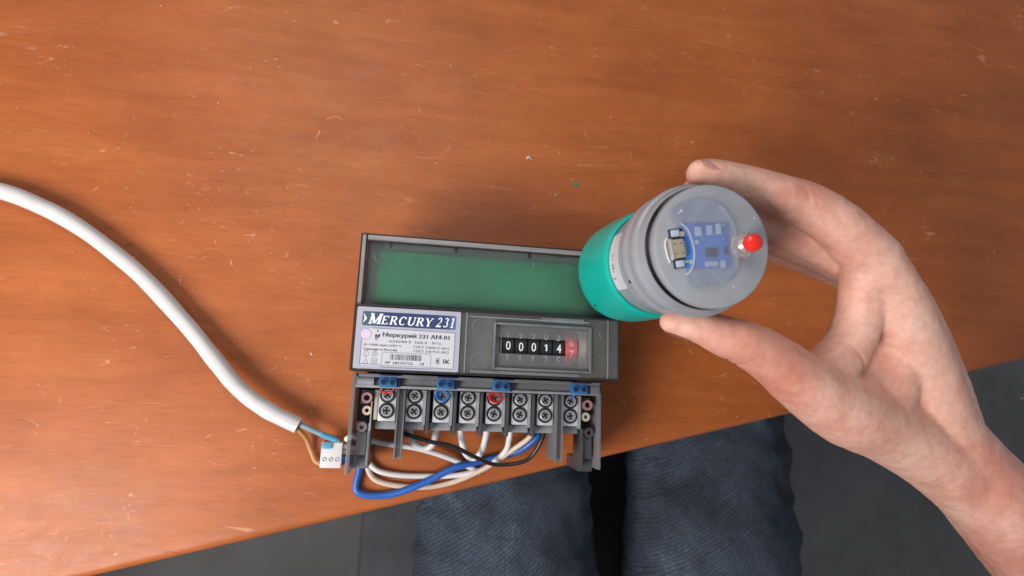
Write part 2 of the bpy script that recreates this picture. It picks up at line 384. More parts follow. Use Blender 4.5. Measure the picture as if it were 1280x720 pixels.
def text_bm(bm, s, x0, x1, yc, cap, z, bold=0.0, shear=0.0, thick=0.03, mi=0, smallcaps=False):
    """add lettering between x0 and x1, centred on yc with capital height cap"""
    c = bpy.data.curves.new('t', 'FONT'); c.body = s; c.offset = bold; c.shear = shear; c.extrude = 0.0
    c.size = 1.0; c.resolution_u = 2; c.offset = 0.0
    if smallcaps:
        c.small_caps_scale = 0.80
        for i, ch in enumerate(s):
            if ch.isalpha() and i: c.body_format[i].use_small_caps = True
    o = bpy.data.objects.new('t', c); COL.objects.link(o)
    bpy.context.view_layer.update()
    me = bpy.data.meshes.new_from_object(o.evaluated_get(bpy.context.evaluated_depsgraph_get()))
    bpy.data.objects.remove(o); bpy.data.curves.remove(c)
    if not me.vertices: return
    xs = [v.co.x for v in me.vertices]; ys = [v.co.y for v in me.vertices]
    sx = (x1 - x0) / (max(xs) - min(xs)); h = 0.72; sy = cap / h
    for k in range(3 if bold > 0 else 1):          # weight: shifted prints, each a hair above the last
        dx = (0, 1, -1)[k] * bold * cap * 3.0
        vs = [bm.verts.new((x0 + dx + (v.co.x - min(xs)) * sx, yc + (v.co.y - h / 2) * sy, z + 0.004 * k)) for v in me.vertices]
        for p in me.polygons:
            try: f = bm.faces.new([vs[i] for i in p.vertices]); f.material_index = mi
            except ValueError: pass
    bpy.data.meshes.remove(me)

def screw_bm(r=3.25, h=1.5, groove=1.05):
    """round head with a real cross slot: four raised quadrants over a lower disc blackened as slot shade, in a dark washer ring"""
    bm = bmesh.new()
    lathe(bm, [(r * 1.32, 0), (r * 1.32, 0.5), (r * 1.05, 0.5), (r * 1.05, 0.05), (0, 0.05)], 24, mi=1)
    lathe(bm, [(r * 0.98, 0.05), (r * 0.96, h * 0.8), (r * 0.86, h), (r * 0.66, h), (r * 0.60, h * 0.2)], 24, mi=0)
    lathe(bm, [(r * 0.62, h * 0.2), (0, h * 0.12)], 24, mi=1)  # recess floor in black: the depth shade of the slot is painted
    g = groove / 2
    for q in range(4):
        m = Matrix.Rotation(q * PI / 2 + 0.5, 4, 'Z'); pts = []
        R2 = r * 0.56; a0 = math.asin(g / R2); a1 = PI / 2 - a0
        pts = [(g + 0.2, g + 0.2)] + [(R2 * math.cos(a0 + (a1 - a0) * k / 4), R2 * math.sin(a0 + (a1 - a0) * k / 4)) for k in range(5)]
        lo = [bm.verts.new(m @ Vector((x, y, h * 0.33))) for x, y in pts]; hi = [bm.verts.new(m @ Vector((x * .92, y * .92, h * 0.72))) for x, y in pts]
        bm.faces.new(hi)
        for i in range(len(pts)): bm.faces.new((lo[i], lo[(i + 1) % len(pts)], hi[(i + 1) % len(pts)], hi[i]))
    lathe(bm, [(0.0, h * 0.5), (0.5, h * 0.36)], 8, mi=1)
    return bm

# ------------------------------------------------------------------ setting: floor and table
bm = bmesh.new(); box(bm, -2500, 2500, -2500, 2500, -760, -740)
tag(obj('floor', bm, 'floor'), kind='structure')

E0 = P(825, 556); E1 = P(988, 518)                # the table's front edge in the photograph
ed = (E1 - E0).normalized(); en = Vector((ed.y, -ed.x, 0))   # outwards, towards the sitter
bm = bmesh.new()
prof = [(0, -26), (0, -25.5), (-1.2, -25.2)]
A = E0 - ed * 900; Bp = E0 + ed * 700
sec = [(-760, 0)] + [(-60, 0), (-9, 0)] + [(-4.5 + 4.5 * math.sin(t), -4.5 + 4.5 * math.cos(t)) for t in [PI / 2 * k / 6 for k in range(7)]] + \
      [(0, -20)] + [(-4 + 4 * math.cos(t), -21 - 4 * math.sin(t)) for t in [PI / 2 * k / 4 for k in range(5)]] + [(-760, -25)]
rows = []
for i in range(2):
    base = (A, Bp)[i]
    rows.append([bm.verts.new((base.x + en.x * s, base.y + en.y * s, z)) for s, z in sec])
n = len(sec)
for i in range(n): bm.faces.new((rows[0][i], rows[1][i], rows[1][(i + 1) % n], rows[0][(i + 1) % n]))
bm.faces.new(rows[0]); bm.faces.new(rows[1])
table = tag(obj('tabletop', bm, 'wood', smooth=35), kind='structure')
for a, s in ((150, -60), (1450, -60), (150, -690), (1450, -690)):
    c = A + ed * a + en * s
    bm = bmesh.new(); lathe(bm, [(0, -740), (18, -740), (24, -26), (0, -26)], 20, c=(c.x, c.y, 0))
    obj('table_leg', bm, 'wood', parent=table, smooth=40)

# ------------------------------------------------------------------ electricity meter
meter = empty('electricity_meter', (70, -15, 0))
tag(meter, 'grey electricity meter with smoked cover, number drums and an open terminal row', 'electricity meter')
OFF = Vector((-70, 15, 0))
def mp_(name, bm, mats, smooth=None, loc=None, parent=None):
    """part of the meter: shapes are in table millimetres (loc gives an offset for shared shapes)"""
    if parent is None or parent is meter:
        l = OFF + Vector(loc) if loc else OFF
        return obj(name, bm, mats, meter, smooth, l)
    return obj(name, bm, mats, parent, smooth, loc or (0, 0, 0))

W = 145.0
def islands(name, bm, mats, smooth=None, parent=None):
    """one object for every separate piece of bm"""
    left = set(bm.verts); out = []
    while left:
        st = [left.pop()]; grp = set(st)
        while st:
            v = st.pop()
            for e in v.link_edges:
                o = e.other_vert(v)
                if o in left: left.discard(o); grp.add(o); st.append(o)
        nb = bmesh.new(); mpv = {v: nb.verts.new(v.co) for v in grp}
        for f in bm.faces:
            if f.verts[0] in grp: nb.faces.new([mpv[v] for v in f.verts]).material_index = f.material_index
        out.append(mp_(name, nb, mats, smooth, parent=parent))
    bm.free(); return out
# housing under the covers
bm = bmesh.new()
box(bm, 4, 124, -34, 35, 0, 40, 1.0)
box(bm, 2.5, 138.5, -43, -35, 0, 36, 0.6)
mp_('housing', bm, 'inner', 30)
# green circuit board under the upper cover
bm = bmesh.new(); box(bm, 9.5, 137, 2.5, 31.5, 51.5, 53, 0.3)
pcb = mp_('circuit_board', bm, 'pcb', 30)
bm = bmesh.new(); box(bm, 4.0, 139.5, 0.5, 35.4, 48.5, 51); mp_('board_tray', bm, 'grey')

# upper cover: rim walls plus a recessed frosted window
upper = None
bm = bmesh.new()
box(bm, 0.7, 2.9, 0.2, 38.2, 6, 60, 0.5)
box(bm, 140.6, 143.4, 0.2, 38.2, 6, 60, 0.5)
box(bm, 3.5, 140.5, 35.6, 38.2, 6, 60, 0.5)
upper = mp_('upper_cover', bm, 'rim', 30)
bm = bmesh.new(); box(bm, 3.6, 140.4, 0.3, 35.4, 56.2, 57.4); mp_('cover_window', bm, 'smoke_up', parent=upper)
bm = bmesh.new()
box(bm, 0.0, 0.5, 0, 38.8, 30, 60.4); box(bm, 0.6, 143.4, 38.3, 38.9, 30, 60.4); box(bm, 3.5, 140.5, 34.9, 35.5, 57.5, 59.2)
box(bm, 3.5, 4.1, 0.4, 34.8, 57.5, 59.0)
mp_('cover_edge', bm, 'smoke_dark', parent=upper)
bm = bmesh.new()
for x in (14.5, 50.5, 92, 122): box(bm, x, x + 1.4, 32.2, 34.8, 57.45, 58.3)
islands('locating_rib', bm, 'black', parent=upper)
# ejector rings on the covers: their crescent highlights built as thin grey arcs
def crescent(x, y, z, r, a0, a1, wd=0.28):
    bm = bmesh.new(); k = 18
    pts = [(x + r * math.cos(math.radians(a0 + (a1 - a0) * i / k)), y + r * math.sin(math.radians(a0 + (a1 - a0) * i / k)), z) for i in range(k + 1)]
    tube(bm, pts, lambda t: wd * (0.35 + 0.65 * math.sin(PI * t)), 6, smooth=False)
    return bm
for x, y, r, a0, a1 in ((11, 27.5, 3.6, 150, 260), (40.5, 27.0, 2.8, 165, 260), (69, 28, 3.0, 150, 250), (98, 28.5, 3.2, 120, 240), (69, 7, 2.6, 170, 230)):
    mp_('ring_highlight', crescent(x, y, 57.5, r, a0, a1, 0.2), 'ring', parent=upper)

# lower cover: proud panel with window opening for the counter
CX0, CX1, CY0, CY1 = 73.5, 128.5, -31.0, -5.5      # outer frame of the counter window
bm = bmesh.new()
z0, z1 = 59.6, 61.6
box(bm, 1.2, CX0, -33.4, -1.0, z0, z1); box(bm, CX1, 143.8, -33.4, -1.0, z0, z1)
box(bm, CX0, CX1, CY1, -1.0, z0, z1); box(bm, CX0, CX1, -33.4, CY0, z0, z1)
lower = mp_('front_cover', bm, 'smoke_low')
bm = bmesh.new()
box(bm, 0, 1.2, -34.5, 0, 34, 62, 0.25); box(bm, 143.8, 145, -34.5, 0, 12, 62, 0.25)
box(bm, 1.2, 143.8, -34.5, -33.4, 36, 62, 0.25); box(bm, 1.2, 143.8, -1.0, 0, 50, 62, 0.25)
mp_('cover_wall', bm, 'smoke_dark', parent=lower)
bm = bmesh.new(); box(bm, 58.5, 59.1, -33.3, -1.1, 61.7, 62.1); box(bm, 137.6, 138.2, -33.3, -1.1, 61.7, 62.1)
box(bm, 60, 127, -3.4, -2.8, 61.7, 62.1)
mp_('cover_groove', bm, 'ring', parent=lower)
bm = bmesh.new(); box(bm, 100, 124, -3.9, -1.4, 61.7, 62.0); box(bm, 62, 122, -33.2, -31.6, 61.7, 62.0); mp_('cover_pad', bm, 'mid', parent=lower)
bm = bmesh.new(); box(bm, 57, 125, -33, -1.5, 50, 52.5); mp_('counter_tray', bm, 'inner')
for x, y, r, a0, a1 in ((66, -8.5, 4.0, 90, 215), (66, -26.5, 4.0, 0, 359), (135.5, -9, 2.4, 120, 240), (133, -22, 1.0, 30, 140)):
    mp_('ring_highlight', crescent(x, y, 61.8, r, a0, a1, 0.17), 'ring', parent=lower)

# ---- mechanical counter: raised frame, six drums, ribbed lens with a clear slot
counter = None
bm = bmesh.new()
fr = 1.3
box(bm, CX0, CX0 + fr, CY0, CY1, 48, 63.4, 0.3); box(bm, CX1 - fr, CX1, CY0, CY1, 48, 62.4, 0.3)
box(bm, CX0 + fr, CX1 - fr, CY1 - fr, CY1, 48, 62.8, 0.3); box(bm, CX0 + fr, CX1 - fr, CY0, CY0 + fr, 48, 62.8, 0.3)
counter = mp_('counter', bm, 'mid', 30)
RD = 11.0; cyc, czc = -17.8, 59.2 - RD
bm = bmesh.new(); box(bm, CX0 + fr, CX1 - fr, CY0 + fr, CY1 - fr, 47.5, 49.0); mp_('counter_floor', bm, 'black', parent=counter)
bm = bmesh.new(); box(bm, CX0 + fr + 0.2, CX0 + 4.3, CY0 + fr + 0.2, CY1 - fr - 0.2, 49.1, 57.0, 0.4); mp_('side_cheek', bm, 'grey', parent=counter)
bm = bmesh.new(); box(bm, CX0 + 4.6, CX0 + 5.2, -24.5, -12, 49.1, 58.6, 0.1); mp_('drum_spacer', bm, 'creamplastic', parent=counter)
bm = bmesh.new(); box(bm, CX1 - 6.0, CX1 - fr - 0.2, CY0 + fr + 0.2, CY1 - fr - 0.2, 49.1, 57.5, 0.4); mp_('side_cheek', bm, 'creamplastic', parent=counter)

def drum(x0, x1, digit, frac, red):
    """numbered drum: axle along x; digit faces the viewer, turned on by frac of a step; numerals wrap the surface"""
    bm = bmesh.new()
    R = Matrix.Rotation(PI / 2, 4, 'Y')
    lathe(bm, [(0, 0), (RD - 0.4, 0), (RD, 0.3), (RD, (x1 - x0) - 0.3), (RD - 0.4, x1 - x0), (0, x1 - x0)], 60, mat=Matrix.Translation((x0, cyc, czc)) @ R)
    step = 2 * PI * RD / 10
    xm = (x0 + x1) / 2
    for k in (-2, -1, 0, 1, 2):
        d = (digit + k) % 10
        nb = len(bm.verts)
        yc = (-k + frac) * step
        wd = 2.5 if d != 1 else 1.15
        tb = bmesh.new()
        if d == 1:
            for q_ in (((-.42, -1.78), (.30, -1.78), (.30, 1.8), (-.42, 1.8)), ((-1.15, .75), (-.43, 1.15), (-.43, 1.8), (-1.15, 1.3))):
                tb.faces.new([tb.verts.new((xm + a + .1, yc + b, 0)) for a, b in q_])
        else: text_bm(tb, str(d), xm - wd / 2, xm + wd / 2, yc, 5.0, 0, bold=0.0, mi=1)
        bmesh.ops.triangulate(tb, faces=list(tb.faces))
        bmesh.ops.subdivide_edges(tb, edges=[e for e in tb.edges if e.calc_length() > 1.2], cuts=2)
        bmesh.ops.triangulate(tb, faces=list(tb.faces))
        vm = {}
        for v in tb.verts:
            a = v.co.y / RD
            vm[v] = bm.verts.new((v.co.x, cyc + (RD + 0.05) * math.sin(a), czc + (RD + 0.05) * math.cos(a)))
        for f in tb.faces:
            g = bm.faces.new([vm[v] for v in f.verts]); g.material_index = 1
        tb.free()
    o = mp_('number_drum', bm, ['reddrum', 'pinkprint'] if red else ['drum', 'white'], 30, parent=counter)
    return o
dx0 = CX0 + 5.5; pit = 7.1
for i, (d, fr_) in enumerate(((0, 0.06), (0, 0.0), (0, 0.02), (1, 0.0), (4, 0.0))):
    drum(dx0 + i * pit, dx0 + i * pit + pit - 0.5, d, fr_, False)
drum(dx0 + 5 * pit, dx0 + 5 * pit + 6.8, 7, -0.42, True)
# lens: ribbed pieces above and below the clear reading slot
bm = bmesh.new()
box(bm, CX0 + fr, CX1 - fr, -13.4, CY1 - fr, 60.4, 61.0); box(bm, CX0 + fr, CX1 - fr, CY0 + fr, -22.0, 60.4, 61.0)
mp_('lens_ribbed', bm, 'frost', parent=counter)
bm = bmesh.new()
box(bm, CX0 + 5.2 + 5 * pit + 0.02, CX1 - fr, -21.98, -13.42, 60.4, 61.0)
mp_('lens_clear', bm, 'lens', parent=counter)

# ---- label
LX, LY, LZ = 1.6, -1.2, 61.8                      # top-left corner of the label
bm = bmesh.new(); prism(bm, rrect(LX, LX + 54.0, LY - 32.0, LY, 0.8), LZ - 0.15, LZ + 0.15)
label = mp_('label_plate', bm, 'label')
def lp(name, bm, mat): return mp_(name, bm, mat, parent=label)
def U(u): return LX + u
def V(v): return LY - v
bm = bmesh.new(); prism(bm, rrect(U(2.8), U(51.6), V(9.8), V(2.3), 1.0), LZ + 0.16, LZ + 0.19); lp('banner', bm, 'banner')
bm = bmesh.new()
z = LZ + 0.22
def serif_text(bm, glyphs, x, yb, z, shear=0.22):
    """slanted seriffed capitals drawn stroke by stroke; glyph = (char, width, height)"""
    lvl = [z]
    def up():
        lvl[0] += 0.004; return lvl[0]
    def quad(a, b, w0):                            # stroke from a to b, horizontal thickness w0
        pts = [(a[0] - w0 / 2, a[1]), (a[0] + w0 / 2, a[1]), (b[0] + w0 / 2, b[1]), (b[0] - w0 / 2, b[1])]
        zz = up(); bm.faces.new([bm.verts.new((x + px + py * shear, yb + py, zz)) for px, py in pts])
    def bar(x0, x1, y0, t):                        # horizontal bar
        pts = [(x0, y0), (x1, y0), (x1, y0 + t), (x0, y0 + t)]
        zz = up(); bm.faces.new([bm.verts.new((x + px + py * shear, yb + py, zz)) for px, py in pts])
    def arc(cx, cy, rx, ry, a0, a1, tk, tn):       # stroke thick at the sides, thin top and bottom
        k = 14; P_ = []
        for i in range(k + 1):
            a = math.radians(a0 + (a1 - a0) * i / k); w_ = tn + (tk - tn) * abs(math.cos(a))
            P_.append(((cx + rx * math.cos(a), cy + ry * math.sin(a)), (cx + (rx - w_) * math.cos(a), cy + (ry - w_ * 0.9) * math.sin(a))))
        zz = up()
        for (a, b), (c, d) in zip(P_, P_[1:]):
            bm.faces.new([bm.verts.new((x + px + py * shear, yb + py, zz)) for px, py in (a, c, d, b)])
    for ch, w_, h, adv in glyphs:
        t = w_ * 0.24; th = h * 0.085
        if ch == 'M':
            quad((w_ * .14, 0), (w_ * .14, h), t * .5); quad((w_ * .14, h), (w_ * .5, h * .05), t * .95); quad((w_ * .5, h * .05), (w_ * .86, h), t * .5); quad((w_ * .86, 0), (w_ * .86, h), t)
            bar(0, w_ * .3, 0, th); bar(w_ * .68, w_ * 1.02, 0, th); bar(-.0, w_ * .26, h - th, th); bar(w_ * .76, w_ * 1.02, h - th, th)
        elif ch == 'E':
            quad((w_ * .22, 0), (w_ * .22, h), t); bar(0, w_ * .92, 0, th); bar(0, w_ * .9, h - th, th); bar(w_ * .2, w_ * .7, h * .48, th); bar(w_ * .8, w_ * .94, 0, h * .25); bar(w_ * .78, w_ * .9, h * .76, h * .24)
        elif ch == 'R':
            quad((w_ * .2, 0), (w_ * .2, h), t); bar(0, w_ * .4, 0, th); bar(0, w_ * .5, h - th, th); bar(w_ * .2, w_ * .5, h * .47, th)
            arc(w_ * .45, h * .735, w_ * .40, h * .265, -90, 90, t, th); quad((w_ * .86, 0), (w_ * .5, h * .5), t); bar(w_ * .72, w_ * 1.02, 0, th)
        elif ch == 'C':
            arc(w_ * .52, h * .5, w_ * .5, h * .52, 48, 312, t, th); bar(w_ * .80, w_ * .9, h * .7, h * .26)
        elif ch == 'U':
            quad((w_ * .2, h * .3), (w_ * .2, h), t); quad((w_ * .84, h * .3), (w_ * .84, h), t * .5); arc(w_ * .5, h * .32, w_ * .42, h * .33, 180, 360, t, th); bar(0, w_ * .4, h - th, th); bar(w_ * .68, w_ * 1.0, h - th, th)
        elif ch == 'Y':
            quad((w_ * .5, 0), (w_ * .5, h * .48), t); quad((w_ * .5, h * .42), (w_ * .14, h), t); quad((w_ * .5, h * .42), (w_ * .88, h), t * .5); bar(w_ * .3, w_ * .7, 0, th); bar(-.0, w_ * .34, h - th, th); bar(w_ * .72, w_ * 1.02, h - th, th)
        elif ch == '2':
            arc(w_ * .48, h * .70, w_ * .38, h * .30, 160, -35, t, th); quad((w_ * .12, h * .06), (w_ * .76, h * .56), t * .7); bar(w_ * .05, w_ * .9, 0, th * 1.9)
        elif ch == '3':
            arc(w_ * .45, h * .75, w_ * .36, h * .25, 150, -90, t, th); arc(w_ * .45, h * .28, w_ * .42, h * .28, 90, -150, t, th)
        elif ch == '1':
            quad((w_ * .5, 0), (w_ * .5, h), t); bar(w_ * .25, w_ * .78, 0, th); quad((w_ * .2, h * .80), (w_ * .45, h), t * .6)
        x += adv
    return x
hb, hs = 5.5, 4.5
yb = V(8.75)
seq = [('M', 6.1, hb, 6.5)] + [('E', 3.5, hs, 4.2), ('R', 4.0, hs, 4.5), ('C', 3.9, hs, 4.5), ('U', 4.1, hs, 4.7), ('R', 4.0, hs, 4.4), ('Y', 4.0, hs, 6.0)] + [('2', 3.0, hb * .95, 3.6), ('3', 3.0, hb * .95, 3.5), ('1', 2.8, hb * .95, 3.2)]
serif_text(bm, seq, U(5.9), yb, z)
lp('banner_lettering', bm, 'white')
bm = bmesh.new(); fpt = [(U(3.3), V(8.7)), (U(5.2), V(6.1)), (U(3.3), V(3.2)), (U(4.0), V(6.1))]
bm.faces.new([bm.verts.new((a, b, z)) for a, b in fpt]); lp('banner_arrow', bm, 'white')
bm = bmesh.new(); prism(bm, rrect(U(3.6), U(51.2), V(30.4), V(11.2), 0.7), LZ + 0.16, LZ + 0.18); lp('print_field', bm, 'paper')
z = LZ + 0.21
bm = bmesh.new()
outline_strip(bm, [(U(3.4), V(16.5)), (U(3.2), V(29.6)), (U(13.5), V(29.8)), (U(14.8), V(30.9)), (U(38.5), V(31.0)), (U(40), V(30.2)), (U(51.2), V(30.5)), (U(51.5), V(11.4)), (U(8.4), V(10.9))], 0.28, z, closed=False)
outline_strip(bm, rrect(U(14.3), U(39.4), V(30.0), V(23.2), 0.9), 0.22, z + 0.01)
lp('print_border', bm, 'ink_soft')
bm = bmesh.new(); prism(bm, [(U(5.2) + 2.7 * math.cos(2 * PI * k / 28), V(14.2) + 2.7 * math.sin(2 * PI * k / 28)) for k in range(28)], LZ + 0.19, LZ + 0.22); lp('round_seal', bm, 'seal')
bm = bmesh.new()
outline_strip(bm, [(U(5.2) + 2.8 * math.cos(2 * PI * k / 28), V(14.2) + 2.8 * math.sin(2 * PI * k / 28)) for k in range(28)], 0.15, z + 0.03); lp('seal_outline', bm, 'ink_soft')
bm = bmesh.new()
text_bm(bm, 'Меркурий 231 АМ-01', U(13.9), U(48.4), V(14.1), 2.15, z, bold=0.022)
text_bm(bm, '3x230/400 В', U(17.2), U(28.6), V(17.4), 1.15, z, bold=0.012); text_bm(bm, '5(60) А', U(30.4), U(37.0), V(17.4), 1.15, z, bold=0.012); text_bm(bm, '50 Гц', U(39.4), U(44.0), V(17.3), 1.15, z, bold=0.012)
text_bm(bm, 'А=1000 имп./кВт·ч', U(4.6), U(23.5), V(19.6), 1.15, z, bold=0.012)
text_bm(bm, 'Сделано в России', U(4.6), U(21.6), V(21.9), 1.2, z, bold=0.016)
text_bm(bm, 'ГОСТ 31818.11-2012', U(30.2), U(48.6), V(19.8), 1.2, z, bold=0.012)
text_bm(bm, 'ГОСТ 31819.21-2012', U(30.2), U(48.6), V(21.9), 1.2, z, bold=0.012)
text_bm(bm, '№ 28535726', U(16.2), U(30.2), V(28.5), 1.35, z, bold=0.012); text_bm(bm, '18', U(33.8), U(36.0), V(28.5), 1.35, z, bold=0.012)
lp('label_lettering', bm, 'ink')
bm = bmesh.new()
x = 18.4; rnd = random.Random(3)
while x < 34.6:
    b_ = rnd.choice((0.16, 0.16, 0.3, 0.45)); bm.faces.new([bm.verts.new((U(a), V(b), z)) for a, b in ((x, 27.0), (x + b_, 27.0), (x + b_, 24.0), (x, 24.0))]); x += b_ + rnd.choice((0.18, 0.26, 0.4))
lp('barcode', bm, 'ink')
bm = bmesh.new()
def circ(u, v, r, w_=0.22): outline_strip(bm, [(U(u) + r * math.cos(2 * PI * k / 20), V(v) + r * math.sin(2 * PI * k / 20)) for k in range(20)], w_, z)
circ(6.2, 24.3, 1.35); outline_strip(bm, [(U(6.2), V(23.6)), (U(6.2), V(25.6))], 0.2, z, closed=False)
outline_strip(bm, [(U(5.0), V(29.3)), (U(7.4), V(29.3)), (U(6.2), V(27.2))], 0.22, z); outline_strip(bm, [(U(6.2), V(27.2)), (U(6.2), V(25.8))], 0.2, z, closed=False)
circ(10.5, 24.2, 1.3); circ(10.5, 24.2, 0.6)
outline_strip(bm, rrect(U(9.3), U(11.8), V(29.2), V(26.7), 0.3, 2), 0.25, z); outline_strip(bm, rrect(U(10.0), U(11.1), V(28.6), V(27.5), 0.1, 2), 0.2, z)
lp('symbol_print', bm, 'ink_soft')
bm = bmesh.new()
bm.faces.new([bm.verts.new((U(11.2) + 0.45 * math.cos(2 * PI * k / 12), V(12.4) + 0.45 * math.sin(2 * PI * k / 12), z)) for k in range(12)])
for pts in ([(9.9, 14.3), (11.0, 14.0), (10.9, 16.3), (10.2, 16.5)], [(11.2, 14.4), (12.8, 13.8), (12.2, 15.6), (11.3, 16.6)], [(10.2, 16.6), (11.4, 16.8), (11.0, 17.2), (10.3, 17.1)]):
    bm.faces.new([bm.verts.new((U(a), V(b), z)) for a, b in pts])
lp('maker_mark', bm, 'ink'); bm = bmesh.new()
outline_strip(bm, [(U(43.4) + 1.3 * math.cos(math.radians(a)), V(26.6) + 1.3 * math.sin(math.radians(a))) for a in range(60, 301, 20)], 0.4, z, closed=False)
bm.faces.new([bm.verts.new((U(43.2) + 0.62 * math.cos(2 * PI * k / 12), V(26.6) + 0.62 * math.sin(2 * PI * k / 12), z)) for k in range(12)])
text_bm(bm, 'EAC', U(45.9), U(49.2), V(26.6), 2.3, z, bold=0.02)
lp('approval_mark', bm, 'ink')

# ---- terminal chamber
TX0, PITCH = 19.37, 14.753; YS1, YS2 = -46.5, -54.9
bm = bmesh.new()
box(bm, 0.3, 2.4, -88, -35, 4, 46, 0.4); box(bm, 138.4, 140.4, -84, -35, 4, 44, 0.4)
islands('side_wall', bm, 'smoke_wall', 30)
bm = bmesh.new(); box(bm, 2.5, 138.3, -43.0, -36.8, 36.2, 47.2, 0.8); box(bm, 4, 137.5, -37.2, -35.4, 36.2, 51.5, 0.5)
islands('cross_bar', bm, 'mid', 30)
bm = bmesh.new(); box(bm, 2.5, 138.3, -42.8, -41.4, 47.3, 48.6, 0.4); mp_('bar_ridge', bm, 'grey', 30)
# terminals, one by one
cross = screw_bm()
tproto = None
for i in range(8):
    x = TX0 + i * PITCH
    if tproto is None:
        bm = bmesh.new()
        box(bm, -4.6, 4.8, -60.6, -43.3, 20, 41.2, 0.5)
        tproto = t = mp_('terminal', bm, 'zinc', 30, loc=(x, 0, 0))
        scr = obj('screw', cross, ['steel', 'black'], t, 30, (0, YS1, 41.2)); scr.rotation_euler.z = 0.3
        s2 = copy_of(scr, t, (0, YS2, 41.2)); s2.rotation_euler.z = 1.1
    else:
        t = copy_of(tproto, meter, OFF + Vector((x, 0, 0)))
        for c in t.children: c.rotation_euler.z = random.uniform(0, 1.5)
        if i in (0, 7): pass
for i in range(8):
    x = TX0 + i * PITCH
    bm = bmesh.new()
    box(bm, -6.0, 6.1, -65.2, -61.0, 14, 36.5, 0.7)                 # rounded front lip with a slit
    box(bm, -0.15, 0.15, -65.3, -64.9, 15, 36.2)
    if i == 0: lipme = bm; lip = mp_('terminal_lip', bm, 'grey', 30, loc=(x, 0, 0))
    else: bm.free(); copy_of(lip, meter, OFF + Vector((x, 0, 0)))
# cream ridge beside each terminal and the dark dividers between
dp = None
for i in range(-1, 8):
    x = TX0 + i * PITCH + PITCH / 2 + 0.2
    tall = i in (0, 6)
    if i == -1: x = TX0 - 8.2
    if tall:
        bm = bmesh.new(); box(bm, x - 2.3, x - 1.3, -80, -43.2, 24, 45.6, 0.3); box(bm, x + 1.3, x + 2.2, -80, -43.2, 24, 45.6, 0.3); box(bm, x - 1.29, x + 1.29, -80, -43.2, 24, 42.8, 0.3)
        mp_('tall_divider', bm, 'smoke_wall', 30)
    elif i == -1:
        bm = bmesh.new(); box(bm, x - .4, x + .4, -66, -50, 20, 41.5, 0.2); mp_('thin_divider', bm, 'grey', 30)
    elif i == 7:
        continue
    elif dp is None:
        bm = bmesh.new(); box(bm, -0.8, 0.8, -66.8, -43.2, 14, 43.6, 0.3)
        dp = mp_('divider', bm, 'dark', 30, loc=(x, 0, 0))
    else: copy_of(dp, meter, OFF + Vector((x, 0, 0)))
rp = None
for i in range(8):
    x = TX0 + i * PITCH + 5.4
    if i in (0, 6): continue
    if rp is None:
        bm = bmesh.new(); box(bm, -0.5, 0.9, -62, -43.4, 16, 42.0, 0.2); rp = mp_('contact_edge', bm, 'grey', 30, loc=(x, 0, 0))
    else: copy_of(rp, meter, OFF + Vector((x, 0, 0)))
bm = bmesh.new(); box(bm, TX0 - 7.0, TX0 - 4.9, -60, -44, 18, 40.5, 0.5); mp_('contact_edge', bm, 'creamplastic', 30)
# blue screw connectors on the cross bar
def blue_conn():
    bm = bmesh.new(); box(bm, -4.7, 4.7, -3.4, 2.4, 40, 51.5, 0.3); box(bm, -4.4, 4.4, -3.9, -3.3, 44, 48, 0.1)
    for s in (-2.3, 2.3): lathe(bm, [(1.9, 51.4), (1.9, 52.2), (1.5, 52.2), (1.4, 50.5)], 16, c=(s, -0.6, 0), mi=0)
    return bm
bx = (TX0 + 0.2, TX0 + 2 * PITCH + 1.2, TX0 + 4 * PITCH + 2.4, TX0 + 7 * PITCH + 2.6)
bm = bmesh.new(); lathe(bm, [(1.35, 51.55), (1.35, 51.8), (0, 52.0)], 14); box(bm, -1.2, 1.2, -0.18, 0.18, 51.85, 52.15)
conn = mp_('blue_connector', blue_conn(), 'blueblock', 30, loc=(bx[0], -38.9, 0))
sc = obj('connector_screw', bm, 'navy', conn, 30, (-2.3, -0.6, 0)); copy_of(sc, conn, (2.3, -0.6, 0))
for k, xx in enumerate(bx[1:]):
    copy_of(conn, meter, OFF + Vector((xx, -38.9, 0)))
conn4 = None
bm = bmesh.new()
for xx in bx: box(bm, xx + 4.75, xx + 6.2, -42.2, -36.4, 40, 50.5, 0.3); box(bm, xx - 4.9, xx + 6.2, -36.35, -35.5, 45, 52.2, 0.2)
islands('connector_socket', bm, 'navy', 30)
# little coloured leads looping from the connectors to the upper screws
def lead(name, i, mat, r=0.62, kind=0):
    x = TX0 + i * PITCH; bm = bmesh.new()
    if kind == 0:
        tube(bm, [(x + 3.6, -41.5, 47), (x + 3.0, -43.6, 46.8), (x + 0.4, -45.2, 45.6), (x - 2.6, -44.9, 45.4), (x - 3.8, -44.2, 43.4)], r, 8)
    else:
        pts = [(x - 1.2, -41.5, 48)]
        for k in range(15):
            a = 1.9 + k * 0.62; rr = 4.1 - k * 0.13
            pts.append((x + 0.3 + rr * math.cos(a), -45.6 + rr * 0.8 * math.sin(a), 46.2 - 0.1 * k))
        tube(bm, pts, r, 8, n=6)
    mp_(name, bm, mat, 40)
lead('red_lead', 0, 'redwire'); lead('blue_lead', 2, 'bluewire', kind=1); lead('red_lead', 4, 'redwire', kind=1)
bm = bmesh.new(); x = TX0 + 7 * PITCH
tube(bm, [(x + 1.5, -41.8, 46), (x + 1.0, -43.4, 45), (x + .6, -45.0, 43.6)], 0.7, 8); mp_('blue_lead', bm, 'bluewire', 40)

